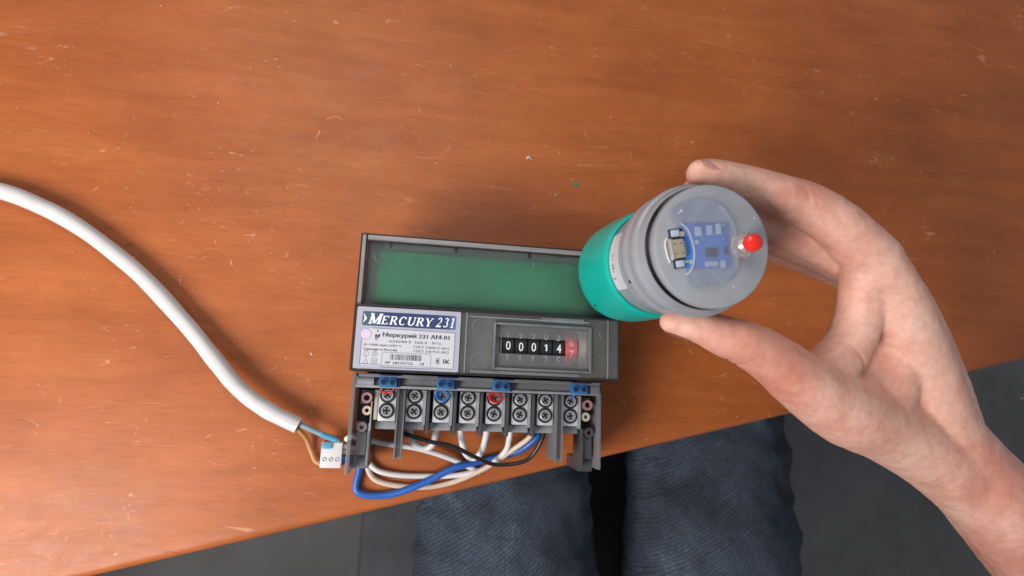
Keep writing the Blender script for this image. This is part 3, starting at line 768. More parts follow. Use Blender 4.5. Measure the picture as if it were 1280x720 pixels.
# mounting posts at both ends (tubes seen from above)
def posts(xa, mirror, mats):
    bm = bmesh.new(); lathe(bm, [(1.6, 30), (1.6, 43), (2.9, 43.2), (2.9, 41), (3.3, 24)], 24, c=(xa, -48.4, 0)); box(bm, xa - 3.6, xa + 3.6, -52.1, -44.2, 20, 36, 0.6)
    mp_('upper_post', bm, mats[0], 30)
    bm = bmesh.new(); lathe(bm, [(0, 30), (1.1, 30), (1.1, 41), (2.5, 41), (2.6, 24), (2.9, 22)], 24, c=(xa + 0.4 * mirror, -55.2, 0)); mp_('lower_post', bm, mats[1], 30)
    bm = bmesh.new()
    xl = xa - 1.5 * mirror
    lathe(bm, [(1.2, 34), (1.2, 41.5), (2.7, 41.5), (2.9, 30)], 24, c=(xl, -64.0, 0)); box(bm, xl - 2.7, xl + 2.7, -79, -66.5, 26, 38.5, 0.5)
    box(bm, xl + 3.2 * mirror, xl + 4.6 * mirror, -84, -62, 24, 41, 0.3) if mirror > 0 else box(bm, xl - 4.6, xl - 3.2, -84, -62, 24, 41, 0.3)
    box(bm, min(xl - 4, xl - 2), xl + 4.5, -86.5, -79.2, 8, 34, 0.6)
    mp_('mounting_lug', bm, 'mid' if mirror > 0 else 'dark', 30)
posts(8.4, 1, ('pink', 'cream')); posts(132.6, -1, ('pink', 'creamplastic'))
bm = bmesh.new(); box(bm, 2.5, 11.6, -62, -43.1, 0, 26); box(bm, 128.5, 138.3, -62, -43.1, 0, 26); islands('end_chamber', bm, 'black')
bm = bmesh.new(); lathe(bm, [(0, 0), (2.5, 0), (2.5, 8.5), (0, 8.5)], 20, mat=Matrix.Translation((3.5, -39.4, 48.2)) @ Matrix.Rotation(PI / 2, 4, 'Y')); mp_('pivot_pin', bm, 'grey', 40)
bm = bmesh.new(); box(bm, 128.5, 137.6, -42.2, -37.4, 47.3, 50.0, 0.4); mp_('end_pad', bm, 'mid', 30)
# block added under the terminals so no light leaks through
bm = bmesh.new(); box(bm, 12.5, 128, -60.5, -43.2, 0, 19.8); mp_('terminal_light_block', bm, 'dark', 30)

# ------------------------------------------------------------------ loose wiring (each wire is a thing)
def wire(name, label, pts, r, mat, group=None, cat='wire'):
    bm = bmesh.new(); tube(bm, pts, r, 12, n=10)
    o = obj(name, bm, mat, smooth=40)
    return tag(o, label, cat, group)
G = 'wires plugged into the terminal row'
wire('white_wire', 'white jumper wire looping in a U between the second and third terminals', [(TX0 + PITCH - 1.6, -62, 20), (TX0 + PITCH - 1.4, -68.5, 19), (TX0 + PITCH + 1.6, -74.5, 17), (TX0 + 1.5 * PITCH, -77.0, 15.5), (TX0 + 2 * PITCH - 3.0, -75.2, 17), (TX0 + 2 * PITCH - 1.4, -69, 19), (TX0 + 2 * PITCH - 1.0, -62, 20)], 1.9, 'whitewire', G)
wire('white_wire', 'white jumper wire looping lower between the fourth and fifth terminals', [(TX0 + 3 * PITCH - 1.6, -62, 20), (TX0 + 3 * PITCH - 1.2, -69, 19), (TX0 + 3 * PITCH + 2.0, -79, 16), (TX0 + 3.5 * PITCH - .5, -82.5, 13), (TX0 + 4 * PITCH - 3.6, -79.5, 16), (TX0 + 4 * PITCH - 1.2, -70, 19), (TX0 + 4 * PITCH - 0.6, -62, 20)], 1.9, 'whitewire', G)
CB = P(428, 560, 6)                                 # right side of the white splice
wire('white_wire', 'white wire running straight down from the sixth terminal and turning left', [(TX0 + 5 * PITCH - 1.4, -62, 21), (TX0 + 5 * PITCH - 1.8, -70, 20), (TX0 + 5 * PITCH - 4, -80, 12), (TX0 + 5 * PITCH - 20, -92, 4.5), (40, -95, 2.2), (15, -92, 2.4), CB + Vector((10, -1.0, -3)), CB + Vector((-3, 0.6, -2))], 1.7, 'whitewire', G)
wire('cream_wire', 'cream wire slanting down and left from the seventh terminal', [(TX0 + 6 * PITCH - 2.0, -62, 22), (TX0 + 6 * PITCH - 4.5, -69, 21), (TX0 + 6 * PITCH - 13, -77, 14), (TX0 + 6 * PITCH - 27, -88, 7.5), (60, -98.5, 1.9), (38, -101.5, 1.8), (14, -97.5, 1.8), CB + Vector((11, -4.4, -3.5)), CB + Vector((-3, -2.6, -2))], 1.6, 'cream', G)
wire('black_wire', 'thin black wire sagging from beside the first divider across the white loops', [(TX0 + 7.4, -62, 22), (TX0 + 9.2, -67.5, 26), (TX0 + 24, -72, 27), (TX0 + 39, -75, 26), (TX0 + 52, -81.0, 22), (TX0 + 66, -86, 14), (TX0 + 84, -83, 15), (TX0 + 92, -70, 20), (TX0 + 92.5, -61, 20)], 1.25, 'blackwire', G)
wire('blue_wire', 'blue wire coming from under the right hand divider and bending left', [(TX0 + 6 * PITCH + 3, -64, 14), (TX0 + 6 * PITCH + 1, -70, 14), (TX0 + 6 * PITCH - 8, -78, 9), (TX0 + 6 * PITCH - 24, -84, 3.5), (TX0 + 42, -89, 6.2), (TX0 + 22, -99, 5.5), (TX0 + 2, -106, 2.3), (4, -104, 2.3), CB + Vector((10, -9, -3)), CB + Vector((-3, -6.2, -2.3))], 2.1, 'bluewire', G)
wire('white_wire', 'white wire passing under the left mounting lug towards the first terminal', [P(433, 549, 7), P(441, 545, 11), P(452, 548, 10), P(480, 554, 9), P(520, 560, 8), P(560, 572, 5), P(600, 590, 2.5)], 1.7, 'whitewire', G)

# white sheathed cable with its two cores
cable = empty('mains_cable', P(330, 500, 0))
tag(cable, 'thick white cable curving over the table, two bared cores at its end', 'cable')
co = -P(330, 500, 0)
bm = bmesh.new()
cpts = [P(-900, 330, 6), P(-600, 300, 6), P(-320, 240, 6), P(-60, 230, 6), P(60, 262, 6), P(160, 330, 6), P(230, 402, 7), P(268, 449, 9), P(300, 487, 11), P(335, 513, 11), P(373, 532, 10)]
tube(bm, cpts, lambda t: 4.7 + 0.10 * math.sin(t * 37) + 0.08 * math.sin(t * 91 + 1), 24, n=20); obj('sheath', bm, 'whitewire', cable, 40, co)
ce = cpts[-1]
bm = bmesh.new(); tube(bm, [ce - Vector((3, -2, 0)), P(377, 531.5, 10), P(398, 541, 9), P(418, 549, 7), P(424, 553, 7)], 1.55, 12); obj('core_wire', bm, 'greywire', cable, 40, co)
bm = bmesh.new(); tube(bm, [P(402, 543, 9.0), P(412, 547, 8), P(421, 551, 7.4)], 1.75, 12); obj('tape_band', bm, 'tealwire', cable, 40, co)
bm = bmesh.new(); tube(bm, [ce - Vector((3, -1, 1)), P(373, 537, 8), P(383, 549, 5), P(388, 562, 3), P(396, 578, 3), P(412, 580, 4), P(418, 574, 4.5)], 1.35, 12); obj('core_wire', bm, 'brownwire', cable, 40, co)
# white splice block
sp = P(417, 562, 0)
bk = empty('splice_connector', sp + Vector((0, -3.0, 0))); tag(bk, 'small white plastic splice block with a blue latch where the bared cores meet', 'connector')
bm = bmesh.new(); box(bm, -6.0, 6.0, -6.5, 8.0, 0.1, 9.0, 0.8); obj('block', bm, 'whitewire', bk, 30)
bm = bmesh.new(); box(bm, -5.6, 0.0, 4.6, 7.4, 9.05, 10.6, 0.4); obj('latch', bm, 'tealwire', bk, 30)
bm = bmesh.new()
for xx in (-3.6, 0, 3.6): lathe(bm, [(1.2, 9.02), (1.2, 9.3), (0.8, 9.3), (0.8, 9.05)], 14, c=(xx, -1.5, 0))
obj('test_hole', bm, 'grey', bk, 30)

# ------------------------------------------------------------------ hand-held device (grey pipe fitting with a teal end)
DB = P(779, 341, 62.6); DT = P(889, 307, 160)
ax = (DT - DB); DL = ax.length; ax.normalize()
q = Vector((0, 0, 1)).rotation_difference(ax)
dm = Matrix.Translation(DB * S) @ q.to_matrix().to_4x4() @ Matrix.Rotation(0.055, 4, 'Z')
dev = empty('magnet_device', mat=dm)
tag(dev, 'grey pipe fitting with teal end and red button, held on the meter', 'handheld device')
def dp_(name, bm, mats, smooth=35, loc=None, parent=None): return obj(name, bm, mats, parent or dev, smooth, loc)
def wr(a, z): return 0.16 * math.sin(5 * a + z * 0.14) + 0.28 * noise.noise(Vector((math.cos(a) * 1.3, math.sin(a) * 1.3, z * 0.09)))
bm = bmesh.new()
lathe(bm, [(0, 0), (22, 0), (25.5, 0.8), (27.3, 2.8), (28.0, 6), (28.1, 12), (28.0, 22), (27.7, 34), (27.3, 44), (27.0, 47.4), (26.4, 48.3), (25.5, 48.2), (25.4, 40)], 96, wob=wr)
dp_('teal_sleeve', bm, 'teal', 50)
bm = bmesh.new()
lathe(bm, [(25.2, 36), (25.2, 60), (25.4, 61), (26.2, 63.5), (27.0, 65.5), (27.4, 66.8), (27.4, 68.6), (27.0, 69.2)], 96); dp_('pipe', bm, 'pvc', 30)
bm = bmesh.new()
k0 = DL - 97.3
lathe(bm, [(26.6, 69.2), (27.6, 69.8), (28.1, 71.5), (28.1, 76.5), (27.7, 77.2), (27.5, 78.4), (27.6, 82.6), (28.2, 83.3), (28.2, 85.4), (27.8, 86.3), (26.9, 86.8), (26.5, 87.6), (26.4, 91.0), (26.1, 91.8), (25.5, 91.9), (25.1, 91.3), (25.1, 86), (0, 86)], 96)
collar = dp_('collar', bm, 'pvc', 30)
plug_tilt = Matrix.Translation((0.9, -0.1, DL)) @ Matrix.Rotation(math.radians(2.2), 4, Vector((0.2, 1, 0)))
bm = bmesh.new()
lathe(bm, [(0, 0), (24.0, 0), (24.7, -0.25), (25.05, -0.9), (25.05, -4.2), (24.7, -4.9), (23.4, -5.2), (23.4, -9.5)], 96, mat=plug_tilt); cap = dp_('end_cap', bm, 'pvc2', 30)
bm = bmesh.new(); lathe(bm, [(28.35, 10), (28.4, 13)], 2, arc=(math.radians(222), math.radians(224.5))); dp_('nick', bm, 'gap', 30)
# paper sticker wrapped on the left of the pipe
bm = bmesh.new(); lathe(bm, [(25.25, 48.8), (25.42, 48.9), (25.5, 60.9), (25.9, 62.3), (25.6, 62.4)], 24, arc=(math.radians(152), math.radians(214))); st = dp_('sticker', bm, 'paper', 40)
bm = bmesh.new()
for a, z0_, z1_ in ((186, 52, 55), (189, 52, 55.5), (192, 52.5, 54), (200, 50, 54), (176, 53, 55), (180, 53, 54.6)):
    lathe(bm, [(25.56, z0_), (25.56, z1_)], 1, arc=(math.radians(a), math.radians(a + 1.3)))
obj('sticker_print', bm, 'ink_soft', st)
# small dark nick and paint seam on the collar
bm = bmesh.new(); lathe(bm, [(28.16, 73), (28.16, 75)], 2, arc=(math.radians(205), math.radians(208))); dp_('vent_slot', bm, 'gap', 30)

# ---- things on the cap: local frame of the cap face, 3.04 px per mm
PX = 3.06
def cp(px, py): return ((px - 890.5) / PX, -(py - 306.5) / PX)
def on_cap(name, bm, mats, smooth=35, parent=None):
    for v in bm.verts: v.co = plug_tilt @ v.co
    return dp_(name, bm, mats, smooth, parent=parent)
br = Matrix.Rotation(math.radians(-7), 4, 'Z')
# circuit board (under the resin)
bm = bmesh.new()
x0, y0 = cp(851, 334); x1, y1 = cp(911, 279); cxb, cyb = (x0 + x1) / 2, (y0 + y1) / 2
T = Matrix.Translation((cxb, cyb, 0)) @ Matrix.Rotation(math.radians(3), 4, 'Z')
box(bm, x0 - cxb, x1 - cxb, y0 - cyb, y1 - cyb, 0.02, 0.7, 0, mat=T); board = on_cap('circuit_board', bm, 'board')
def comp(px, py, w_, h_, z1_, mat, name='component'):
    bm = bmesh.new(); a, b = cp(px, py); box(bm, -w_ / 2 / PX, w_ / 2 / PX, -h_ / 2 / PX, h_ / 2 / PX, 0.72, z1_, 0.08, mat=Matrix.Translation((a, b, 0)) @ Matrix.Rotation(math.radians(3), 4, 'Z'))
    on_cap(name, bm, mat, parent=board)
comp(886, 315, 15, 11, 1.5, 'chip', 'chip'); comp(869, 290, 8, 11, 1.4, 'comp'); comp(884, 288, 7, 12, 1.4, 'comp'); comp(896, 286, 6, 13, 1.6, 'comp')
comp(867, 303, 5, 5, 1.2, 'comp'); comp(903, 297, 6, 8, 1.2, 'board'); comp(886, 329, 17, 6, 1.2, 'comp'); comp(901, 329, 6, 9, 1.3, 'comp'); comp(860, 327, 6, 5, 1.1, 'comp'); comp(906, 312, 5, 10, 1.1, 'navy')
# milky resin pad
def lumpy(bm):
    for v in bm.verts:
        if v.co.z > 1.0: v.co.z += 0.55 * noise.noise(Vector((v.co.x * 0.35, v.co.y * 0.35, 2.0))) + 0.22 * noise.noise(Vector((v.co.x, v.co.y, 5.0)))
out = [cp(*p) for p in ((838, 262), (850, 254), (872, 251), (893, 254), (905, 264), (914, 277), (919, 293), (920, 315), (919, 332), (912, 345), (899, 353), (882, 356), (866, 357), (856, 352), (851, 343), (857, 330), (860, 314), (856, 299), (848, 287), (838, 280), (834, 271))]
sm = [(p.x, p.y) for p in spline([Vector((a, b, 0)) for a, b in out] + [Vector((*out[0], 0))], 4)[:-1]]
bm = bmesh.new(); prism(bm, sm, 0.01, 2.1, 0.9)
top = max(bm.faces, key=lambda f: f.calc_area() if f.normal.z >= 0 and f.calc_center_median().z > 1 else 0)
cv = bmesh.ops.poke(bm, faces=[top])['verts']
for _k in range(4):
    bmesh.ops.subdivide_edges(bm, edges=[e for e in bm.edges if e.calc_length() > 1.6 and min(v.co.z for v in e.verts) > 1.9], cuts=1)
bmesh.ops.triangulate(bm, faces=list(bm.faces)); lumpy(bm); resin = on_cap('resin_pad', bm, 'resin', 50)
# clear bead round the socket
bm = bmesh.new(); bead = [(847, 281), (855, 288), (860, 300), (863, 314), (862, 328), (857, 339), (851, 343)]
tube(bm, [Vector((*cp(*p), 1.0)) for p in bead], 0.36, 8); on_cap('resin_bead', bm, 'clear')
bm = bmesh.new(); bead = [(829, 299), (826, 306), (828, 318), (832, 329)]
tube(bm, [Vector((*cp(*p), 0.4)) for p in bead], 0.32, 8); on_cap('resin_bead', bm, 'clear')
# USB socket standing in the cap
a, b = cp(842, 312); T = Matrix.Translation((a, b, 0)) @ Matrix.Rotation(math.radians(9), 4, 'Z')
bm = bmesh.new(); box(bm, -2.6, 3.9, -7.6, 8.0, 0.01, 0.5, 0.1, mat=T); on_cap('socket_board', bm, 'chip')
bm = bmesh.new(); box(bm, -3.1, 2.0, -3.7, 3.7, 0.52, 2.7, 0.35, mat=T); usb = on_cap('usb_socket', bm, 'gold')
bm = bmesh.new(); box(bm, -3.7, -3.15, -4.1, 4.1, 0.4, 3.0, 0.15, mat=T); on_cap('socket_lip', bm, 'nickel', parent=usb)
bm = bmesh.new()
for sx, sy in ((-1.9, 1.9), (0.9, 1.9), (-1.9, -1.9), (0.9, -1.9)): box(bm, sx - .28, sx + .28, sy - .28, sy + .28, 2.69, 2.74, mat=T)
on_cap('latch_hole', bm, 'black', parent=usb)
bm = bmesh.new()
for s in (-5.9, 6.2): box(bm, -1.9, 1.5, s - 1.35, s + 1.35, 0.52, 1.5, 0.3, mat=T)
on_cap('socket_anchor', bm, 'comp', parent=usb)
bm = bmesh.new()
for k in range(5): box(bm, 2.1, 3.6, -2.2 + k * 1.05, -1.75 + k * 1.05, 0.52, 1.1, mat=T)
for yy, hh in ((5.6, 2.0), (-5.4, 1.0)): box(bm, 1.9, 3.7, yy - hh / 2, yy + hh / 2, 0.52, 1.3, 0.1, mat=T)
on_cap('solder_pin', bm, 'nickel', parent=usb)
# push button
a, b = cp(929, 305); T = Matrix.Translation((a, b, 0))
bm = bmesh.new(); prism(bm, [(4.9 * math.cos(PI / 3 * k + 0.25), 4.9 * math.sin(PI / 3 * k + 0.25)) for k in range(6)], 0.02, 1.6, 0.35)
lathe(bm, [(5.3, 0.02), (5.3, 0.4), (3.6, 0.45)], 24)
for v in bm.verts: v.co = T @ v.co
nut = on_cap('push_button', bm, 'nickel', 30)
bm = bmesh.new(); pr = [(2.7, 1.6)]
for k in range(5): pr += [(2.7, 1.7 + k * .5), (2.45, 1.95 + k * .5)]
lathe(bm, pr + [(2.6, 4.3), (2.2, 4.6), (0, 4.6)], 28, mat=T); on_cap('threaded_barrel', bm, 'nickel', parent=nut)
bm = bmesh.new(); lathe(bm, [(2.0, 4.4), (2.0, 5.4), (3.3, 5.5), (3.6, 6.1), (3.6, 8.0), (3.3, 9.0), (2.4, 9.7), (0, 9.95)], 32, mat=T); on_cap('button_cap', bm, 'redcap', parent=nut)
# glue droplets
for k, (px, py, r) in enumerate(((918, 314, 0.7), (937, 288, 0.35), (948, 270, 0.3), (917, 356, 0.35), (846, 266, 0.5), (843, 269, 0.35), (901, 281, 0.3))):
    bm = bmesh.new(); a, b = cp(px, py); zb = 2.05 if k == 6 else (1.9 if k in (4, 5) else 0)
    lathe(bm, [(r, zb), (r * .85, zb + r * .5), (0, zb + r * .8)], 12, c=(a, b, 0)); on_cap('resin_droplet', bm, 'clear')

# ------------------------------------------------------------------ the person: forearm and hand, jeans
person = empty('person', (330, -420, -300))
tag(person, 'person in dark blue jeans gripping the grey fitting with one hand', 'person')
po = -Vector((330, -420, -300))

_b = bmesh.new(); bmesh.ops.create_icosphere(_b, subdivisions=3, radius=1.0)
ICO_V = [tuple(v.co) for v in _b.verts]; ICO_F = [tuple(v.index for v in f.verts) for f in _b.faces]; _b.free()
def blob_surface(chains, name, mat, voxel, parent, off, creases=(), smooth_it=3, relief=None):
    VV = []; FF = []
    for ch in chains:
        pts = spline([Vector(p) for p, r in ch], 10)
        rs = spline([Vector((r, 0, 0)) for p, r in ch], 10)
        last = None
        for p, r in zip(pts, rs):
            r = max(r.x, 0.5)
            if last is not None and (p - last).length < r * (0.10 if voxel < 3 else 0.22): continue
            last = p
            b0 = len(VV); VV += [((p.x + r * a) * S, (p.y + r * b) * S, (p.z + r * c) * S) for a, b, c in ICO_V]; FF += [(a + b0, b + b0, c + b0) for a, b, c in ICO_F]
    me = bpy.data.meshes.new('tmp'); me.from_pydata(VV, [], FF)
    o = bpy.data.objects.new('tmp', me); COL.objects.link(o)
    rm = o.modifiers.new('r', 'REMESH'); rm.mode = 'VOXEL'; rm.voxel_size = voxel * S
    s_ = o.modifiers.new('s', 'SMOOTH'); s_.iterations = smooth_it; s_.factor = 0.6
    bpy.context.view_layer.update()
    me2 = bpy.data.meshes.new_from_object(o.evaluated_get(bpy.context.evaluated_depsgraph_get()))
    bpy.data.objects.remove(o); bpy.data.meshes.remove(me)
    cos = [v.co.copy() for v in me2.vertices]; nor = [v.normal.copy() for v in me2.vertices]
    for c, nrm, length, depth, wid in creases:        # carved skin folds: centre, fold direction, half length, depth, half width
        c = Vector(c) * S; d = Vector(nrm).normalized()
        c = min(cos, key=lambda q: (q - c).length_squared).copy()
        for i, co_ in enumerate(cos):
            e = co_ - c
            if e.length_squared > ((length + 3) * S) ** 2: continue
            s_ax = d.cross(nor[i])
            if s_ax.length < 1e-6: continue
            k = e.dot(s_ax.normalized()) / S
            f = math.exp(-(k / wid) ** 2) * max(0, 1 - (abs(e.dot(d)) / S / length) ** 2)
            if f > 0.01: cos[i] = co_ - nor[i] * depth * f * S
    if relief:
        for i, co_ in enumerate(cos): cos[i] = co_ + nor[i] * relief(co_ / S) * S
    me2.vertices.foreach_set('co', [x for q in cos for x in q]); me2.update()
    for p in me2.polygons: p.use_smooth = True
    me2.materials.clear(); me2.materials.append(M[mat]); me2.name = name
    r = bpy.data.objects.new(name, me2); COL.objects.link(r); r.parent = parent; r.location = off * S
    return r

def Q(px, py, z, r): return (P(px, py, z), r)
wrist = P(1150, 545, 118)
WR = [Q(1118, 560, 112, 19), Q(1150, 540, 100, 20), Q(1125, 520, 92, 19)]
idx = [Q(877, 218, 141, 7.0), Q(900, 222, 142, 7.9), Q(935, 231, 142, 8.4), Q(975, 244, 143, 9.4), Q(1010, 258, 143, 10.6), Q(1050, 284, 142, 11.4), Q(1092, 325, 138, 12.5)]
# index knuckle to wrist, along the back and the radial side of the hand
chains = [idx,
    [Q(1092, 325, 138, 12.5), Q(1122, 385, 131, 14), Q(1150, 460, 122, 15.5), Q(1175, 530, 114, 16.5), Q(1210, 580, 108, 18.5), Q(1260, 640, 98, 23)],
    [Q(1098, 335, 122, 13), Q(1130, 395, 114, 15), Q(1158, 470, 106, 17), Q(1180, 550, 100, 19)],
    [Q(1095, 345, 100, 12.5), Q(1128, 405, 94, 14), Q(1158, 480, 90, 17), Q(1185, 560, 92, 19)],
    [Q(1080, 350, 80, 11.5), Q(1112, 410, 78, 13), Q(1150, 485, 80, 16), Q(1180, 560, 86, 18)],
    # thumb and thenar
    [Q(839, 402, 134, 5.2), Q(853, 404, 135, 6.2), Q(876, 409, 137, 7.3), Q(905, 420, 138, 8.9), Q(935, 431, 138, 10.2), Q(968, 451, 136, 11.5), Q(1005, 480, 132, 13.5), Q(1055, 512, 124, 16.5), Q(1110, 536, 115, 17.5), Q(1170, 572, 108, 18.5), Q(1240, 628, 100, 21), Q(1310, 700, 90, 26)],
    # web between thumb and index
    [Q(1020, 478, 128, 12), Q(1058, 436, 126, 11), Q(1074, 392, 128, 10.5), Q(1082, 345, 134, 11)],
    [Q(1090, 520, 118, 15), Q(1112, 460, 118, 15), Q(1118, 410, 120, 14), Q(1104, 360, 126, 13)],
    [Q(1130, 540, 112, 16), Q(1140, 490, 112, 15), Q(1132, 440, 114, 14)],
    [Q(1060, 500, 116, 13), Q(1095, 450, 116, 13), Q(1108, 400, 118, 12), Q(1100, 350, 124, 11)],
    [Q(1080, 510, 100, 14), Q(1115, 460, 98, 14), Q(1115, 410, 98, 12)],
    # forearm
    [Q(1175, 555, 100, 21), Q(1225, 610, 92, 23), Q(1300, 690, 82, 28), Q(1390, 790, 66, 33), Q(1490, 900, 45, 37)],
    [Q(1185, 560, 106, 20), Q(1240, 622, 104, 22), Q(1310, 700, 92, 26)],
]
# middle, ring and little finger wrap the far side, below the index
def wrap(zb, k, r):
    c = DB + ax * ((zb - DB.z) / ax.z); rad = 28.0 + r * 0.92
    def on(a, rr=rad, dz=0): return Vector((c.x + rr * math.cos(math.radians(a)), c.y + rr * math.sin(math.radians(a)), zb + dz))
    kn = P(1095 - k * 6, 340 + k * 6, zb)
    return [(kn, r * 1.45), (kn.lerp(on(38, rad + 9), 0.5), r * 1.15), (on(38, rad + 7), r * 1.12), (on(62, rad + 1.5), r * 1.04), (on(68), r * 0.95)]
chains.append(wrap(124, 0, 8.0)); chains.append(wrap(106.5, 1, 7.6)); chains.append(wrap(90, 2, 6.6))
thumb_crease = P(918, 447, 132)
creases = [(P(909, 440, 134), P(909, 440, 134) - P(900, 452, 131), 5, 0.8, 0.8), (P(923, 449, 133), P(925, 444, 134) - P(917, 458, 131), 6, 0.9, 0.9),
           (P(934, 224, 149), P(930, 216, 149) - P(937, 240, 149), 6, 0.35, 0.6), (P(942, 226, 149), P(938, 218, 149) - P(945, 242, 149), 5, 0.3, 0.5),
           (P(1008, 246, 151), P(1003, 236, 151) - P(1012, 266, 151), 7, 0.35, 0.7), (P(1018, 250, 151), P(1013, 240, 151) - P(1022, 270, 151), 6, 0.3, 0.6),
           (P(1062, 470, 128), P(1040, 430, 128) - P(1075, 505, 125), 18, 0.9, 1.0)]
hand = blob_surface(chains, 'arm_and_hand', 'skin', 1.0, person, po, creases, 9, lambda p: 0.22 * noise.noise(p * 0.16) + 0.10 * noise.noise(p * 0.45))
def nail(center, normal, along, L_, W_, name='fingernail'):
    z_ = Vector(normal).normalized(); x_ = (Vector(along) - z_ * Vector(along).dot(z_)).normalized(); y_ = z_.cross(x_)
    m = Matrix((x_, y_, z_)).transposed().to_4x4(); m.translation = center
    bm = bmesh.new(); nu, nv = 12, 8; g = []
    for i in range(nu + 1):
        row = []
        for j in range(nv + 1):
            u = -1 + 2 * i / nu; v = -1 + 2 * j / nv
            k = math.sqrt(max(0.0, 1 - abs(u) ** 4 * 0.75))
            row.append(bm.verts.new(m @ Vector((u * L_ / 2, v * k * W_ / 2, 0.9 - 1.9 * (v * k) ** 2 - 0.35 * u * u))))
        g.append(row)
    for i in range(nu):
        for j in range(nv): bm.faces.new((g[i][j], g[i + 1][j], g[i + 1][j + 1], g[i][j + 1]))
    r = bmesh.ops.solidify(bm, geom=list(bm.faces), thickness=0.5)
    return obj(name, bm, 'nail', person, 50, po)
ip0, ip1 = P(872, 224, 141), P(925, 234, 142)
al = (ip1 - ip0).normalized(); side = Vector((-al.y, al.x, 0))
nc = ip0.lerp(ip1, 0.27)
nail(nc + (side * 0.78 + Vector((0, 0, 0.62))).normalized() * 7.9, side * 0.78 + Vector((0, 0, 0.62)), al, 13.5, 9.5)
tp0, tp1 = P(840, 402, 134), P(890, 413, 137); al2 = (tp1 - tp0).normalized(); side2 = Vector((al2.y, -al2.x, 0))
nail(tp0.lerp(tp1, 0.28) + (side2 * 0.8 + Vector((0, 0, -0.6))).normalized() * 5.2, side2 * 0.8 + Vector((0, 0, -0.6)), al2, 13, 10)

# jeans: two thighs under the table edge, joined at the hips
def thigh(x, sgn):
    return [((x + 5 * sgn, 60, -165), 66), ((x, -40, -160), 70), ((x - 2 * sgn, -180, -158), 78), ((x - 8 * sgn, -320, -168), 86), ((x - 30 * sgn, -450, -185), 98)]
jc = [thigh(120, -1), thigh(315, 1), [((150, -470, -180), 100), ((285, -470, -180), 100)],
      [((115, 60, -165), 66), ((108, 90, -240), 62), ((105, 95, -420), 54), ((105, 80, -640), 48)], [((320, 60, -165), 66), ((330, 90, -240), 62), ((332, 95, -420), 54), ((332, 80, -640), 48)]]
def folds(p): return 3.2 * (0.5 - abs(noise.noise(Vector((p.x * 0.010 + p.y * 0.006, p.y * 0.034 - p.x * 0.012, 0.3))))) ** 3 * 8 + noise.noise(Vector((p.x * 0.012, p.y * 0.022, p.z * 0.012))) * 5 + noise.noise(Vector((p.x * 0.05, p.y * 0.05 + p.x * 0.03, p.z * 0.04))) * 2.6
jeans = blob_surface(jc, 'jeans', 'denim', 5.0, person, po, (), 6, folds)
def seam(x, side, xs_=0):
    cos = [v.co / S for v in jeans.data.vertices]; pts = []; pts2 = []
    for k in range(34):
        y = 50 - k * 12
        q = Vector((x + side * 46, y, -110)) + po
        c = min(cos, key=lambda p: (p.x - q.x) ** 2 + (p.y - q.y) ** 2 + 0.02 * (p.z - q.z) ** 2)
        pts.append(c + Vector((0, 0, 0.4))); pts2.append(c + Vector((side * -3.6, 0, 1.2)))
    bm = bmesh.new(); tube(bm, pts, 2.3, 8, n=3); sm_ = obj('seam', bm, 'denim', person, 50)
    bm = bmesh.new()
    sp_ = spline(pts2, 4)
    for i in range(0, len(sp_) - 1, 2): tube(bm, [sp_[i], sp_[i].lerp(sp_[i + 1], 0.8)], 0.5, 5, n=1)
    tag(obj('stitching', bm, 'brownwire', sm_), kind='stuff')
seam(120, -1); seam(315, 1)
# chair under the sitter
chair = empty('chair', (218, -330, -740)); tag(chair, 'dark upholstered chair seat under the person in jeans', 'chair')
bm = bmesh.new(); box(bm, -230, 230, -230, 230, 440, 490, 18); obj('seat', bm, 'chair', chair, 40)
bm = bmesh.new(); lathe(bm, [(0, 0), (16, 0), (20, 438), (0, 438)], 16)
l0 = obj('leg', bm, 'black', chair, 40, (-200, -200, 0))
for a, b in ((200, -200), (-200, 200), (200, 200)): copy_of(l0, chair, (a, b, 0))

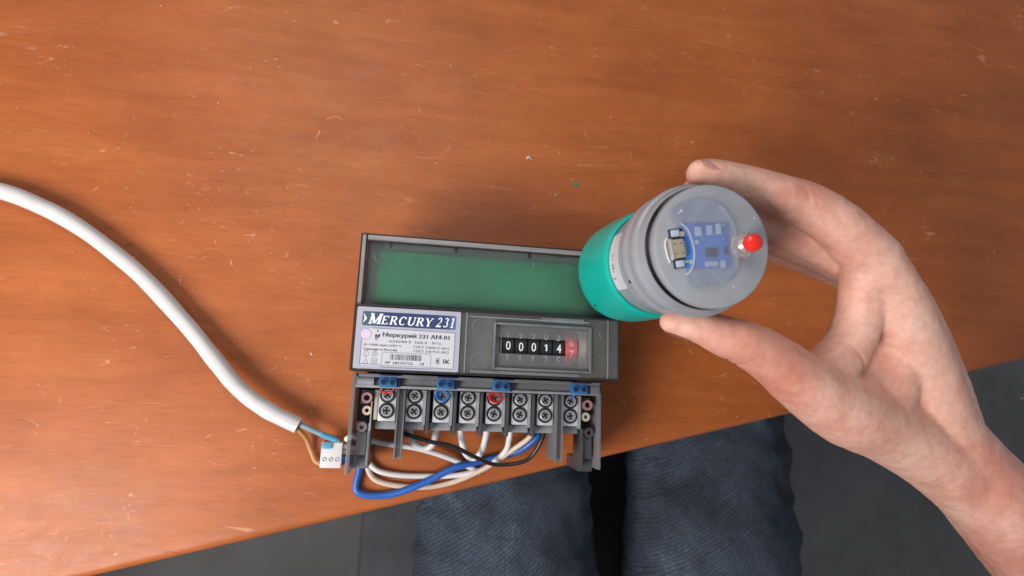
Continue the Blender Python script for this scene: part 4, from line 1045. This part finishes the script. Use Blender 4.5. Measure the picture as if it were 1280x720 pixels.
# ------------------------------------------------------------------ scraps and dust on the table
bm = bmesh.new()
T = Matrix.Rotation(0.5, 4, 'Z')
for a in (-1, 1): box(bm, -0.5, 0.5, -1.4, 1.6, 0.3, 1.2, 0.2, mat=Matrix.Translation((a * 1.0, 0, 0)) @ Matrix.Rotation(a * 0.5, 4, 'Z'))
box(bm, -1.3, 1.1, -0.3, 0.6, 0.1, 1.5, 0.2, mat=T)
c = P(661, 198); tag(obj('metal_scrap', bm, 'nickel', None, 30, c), 'tiny bent metal scrap lying on the table above the meter', 'scrap')
bm = bmesh.new(); bmesh.ops.create_icosphere(bm, subdivisions=2, radius=1.6)
for v in bm.verts: v.co = Vector((v.co.x, v.co.y * 0.8, v.co.z * 0.45 + 0.6)) + v.co.normalized() * noise.noise(v.co * 1.4) * 0.8
c = P(719, 231); tag(obj('plastic_crumb', bm, 'greencrumb', None, 40, c), 'small green plastic crumb on the table above the meter', 'crumb')
bm = bmesh.new(); rnd = random.Random(11)
spots = [(612, 173), (642, 187), (590, 181), (545, 204), (615, 234), (532, 216), (473, 214), (770, 210), (788, 193), (903, 178), (865, 178), (849, 172), (629, 235), (672, 220), (960, 172), (724, 206),
         (903, 512), (921, 521), (808, 549), (371, 246), (300, 236), (372, 248), (387, 480), (361, 487), (345, 549), (299, 416), (563, 308), (800, 452), (688, 243), (694, 244), (698, 242), (705, 262)]
for _ in range(70): spots.append((rnd.uniform(0, 1280), rnd.uniform(0, 500)))
for px, py in spots:
    c = P(px, py); r = rnd.choice((0.25, 0.35, 0.5, 0.65))
    g = bmesh.ops.create_icosphere(bm, subdivisions=1, radius=r)
    e = Euler((rnd.random() * 6, rnd.random() * 6, rnd.random() * 6)).to_matrix(); sx = rnd.uniform(0.6, 2.0)
    for v in g['verts']: v.co = c + Vector((0, 0, r * 0.4)) + Vector((sx, 0.8, 0.4)) * 0 + e @ Vector((v.co.x * sx, v.co.y * 0.7, v.co.z * 0.4))
tag(obj('dust_specks', bm, 'speck'), kind='stuff')
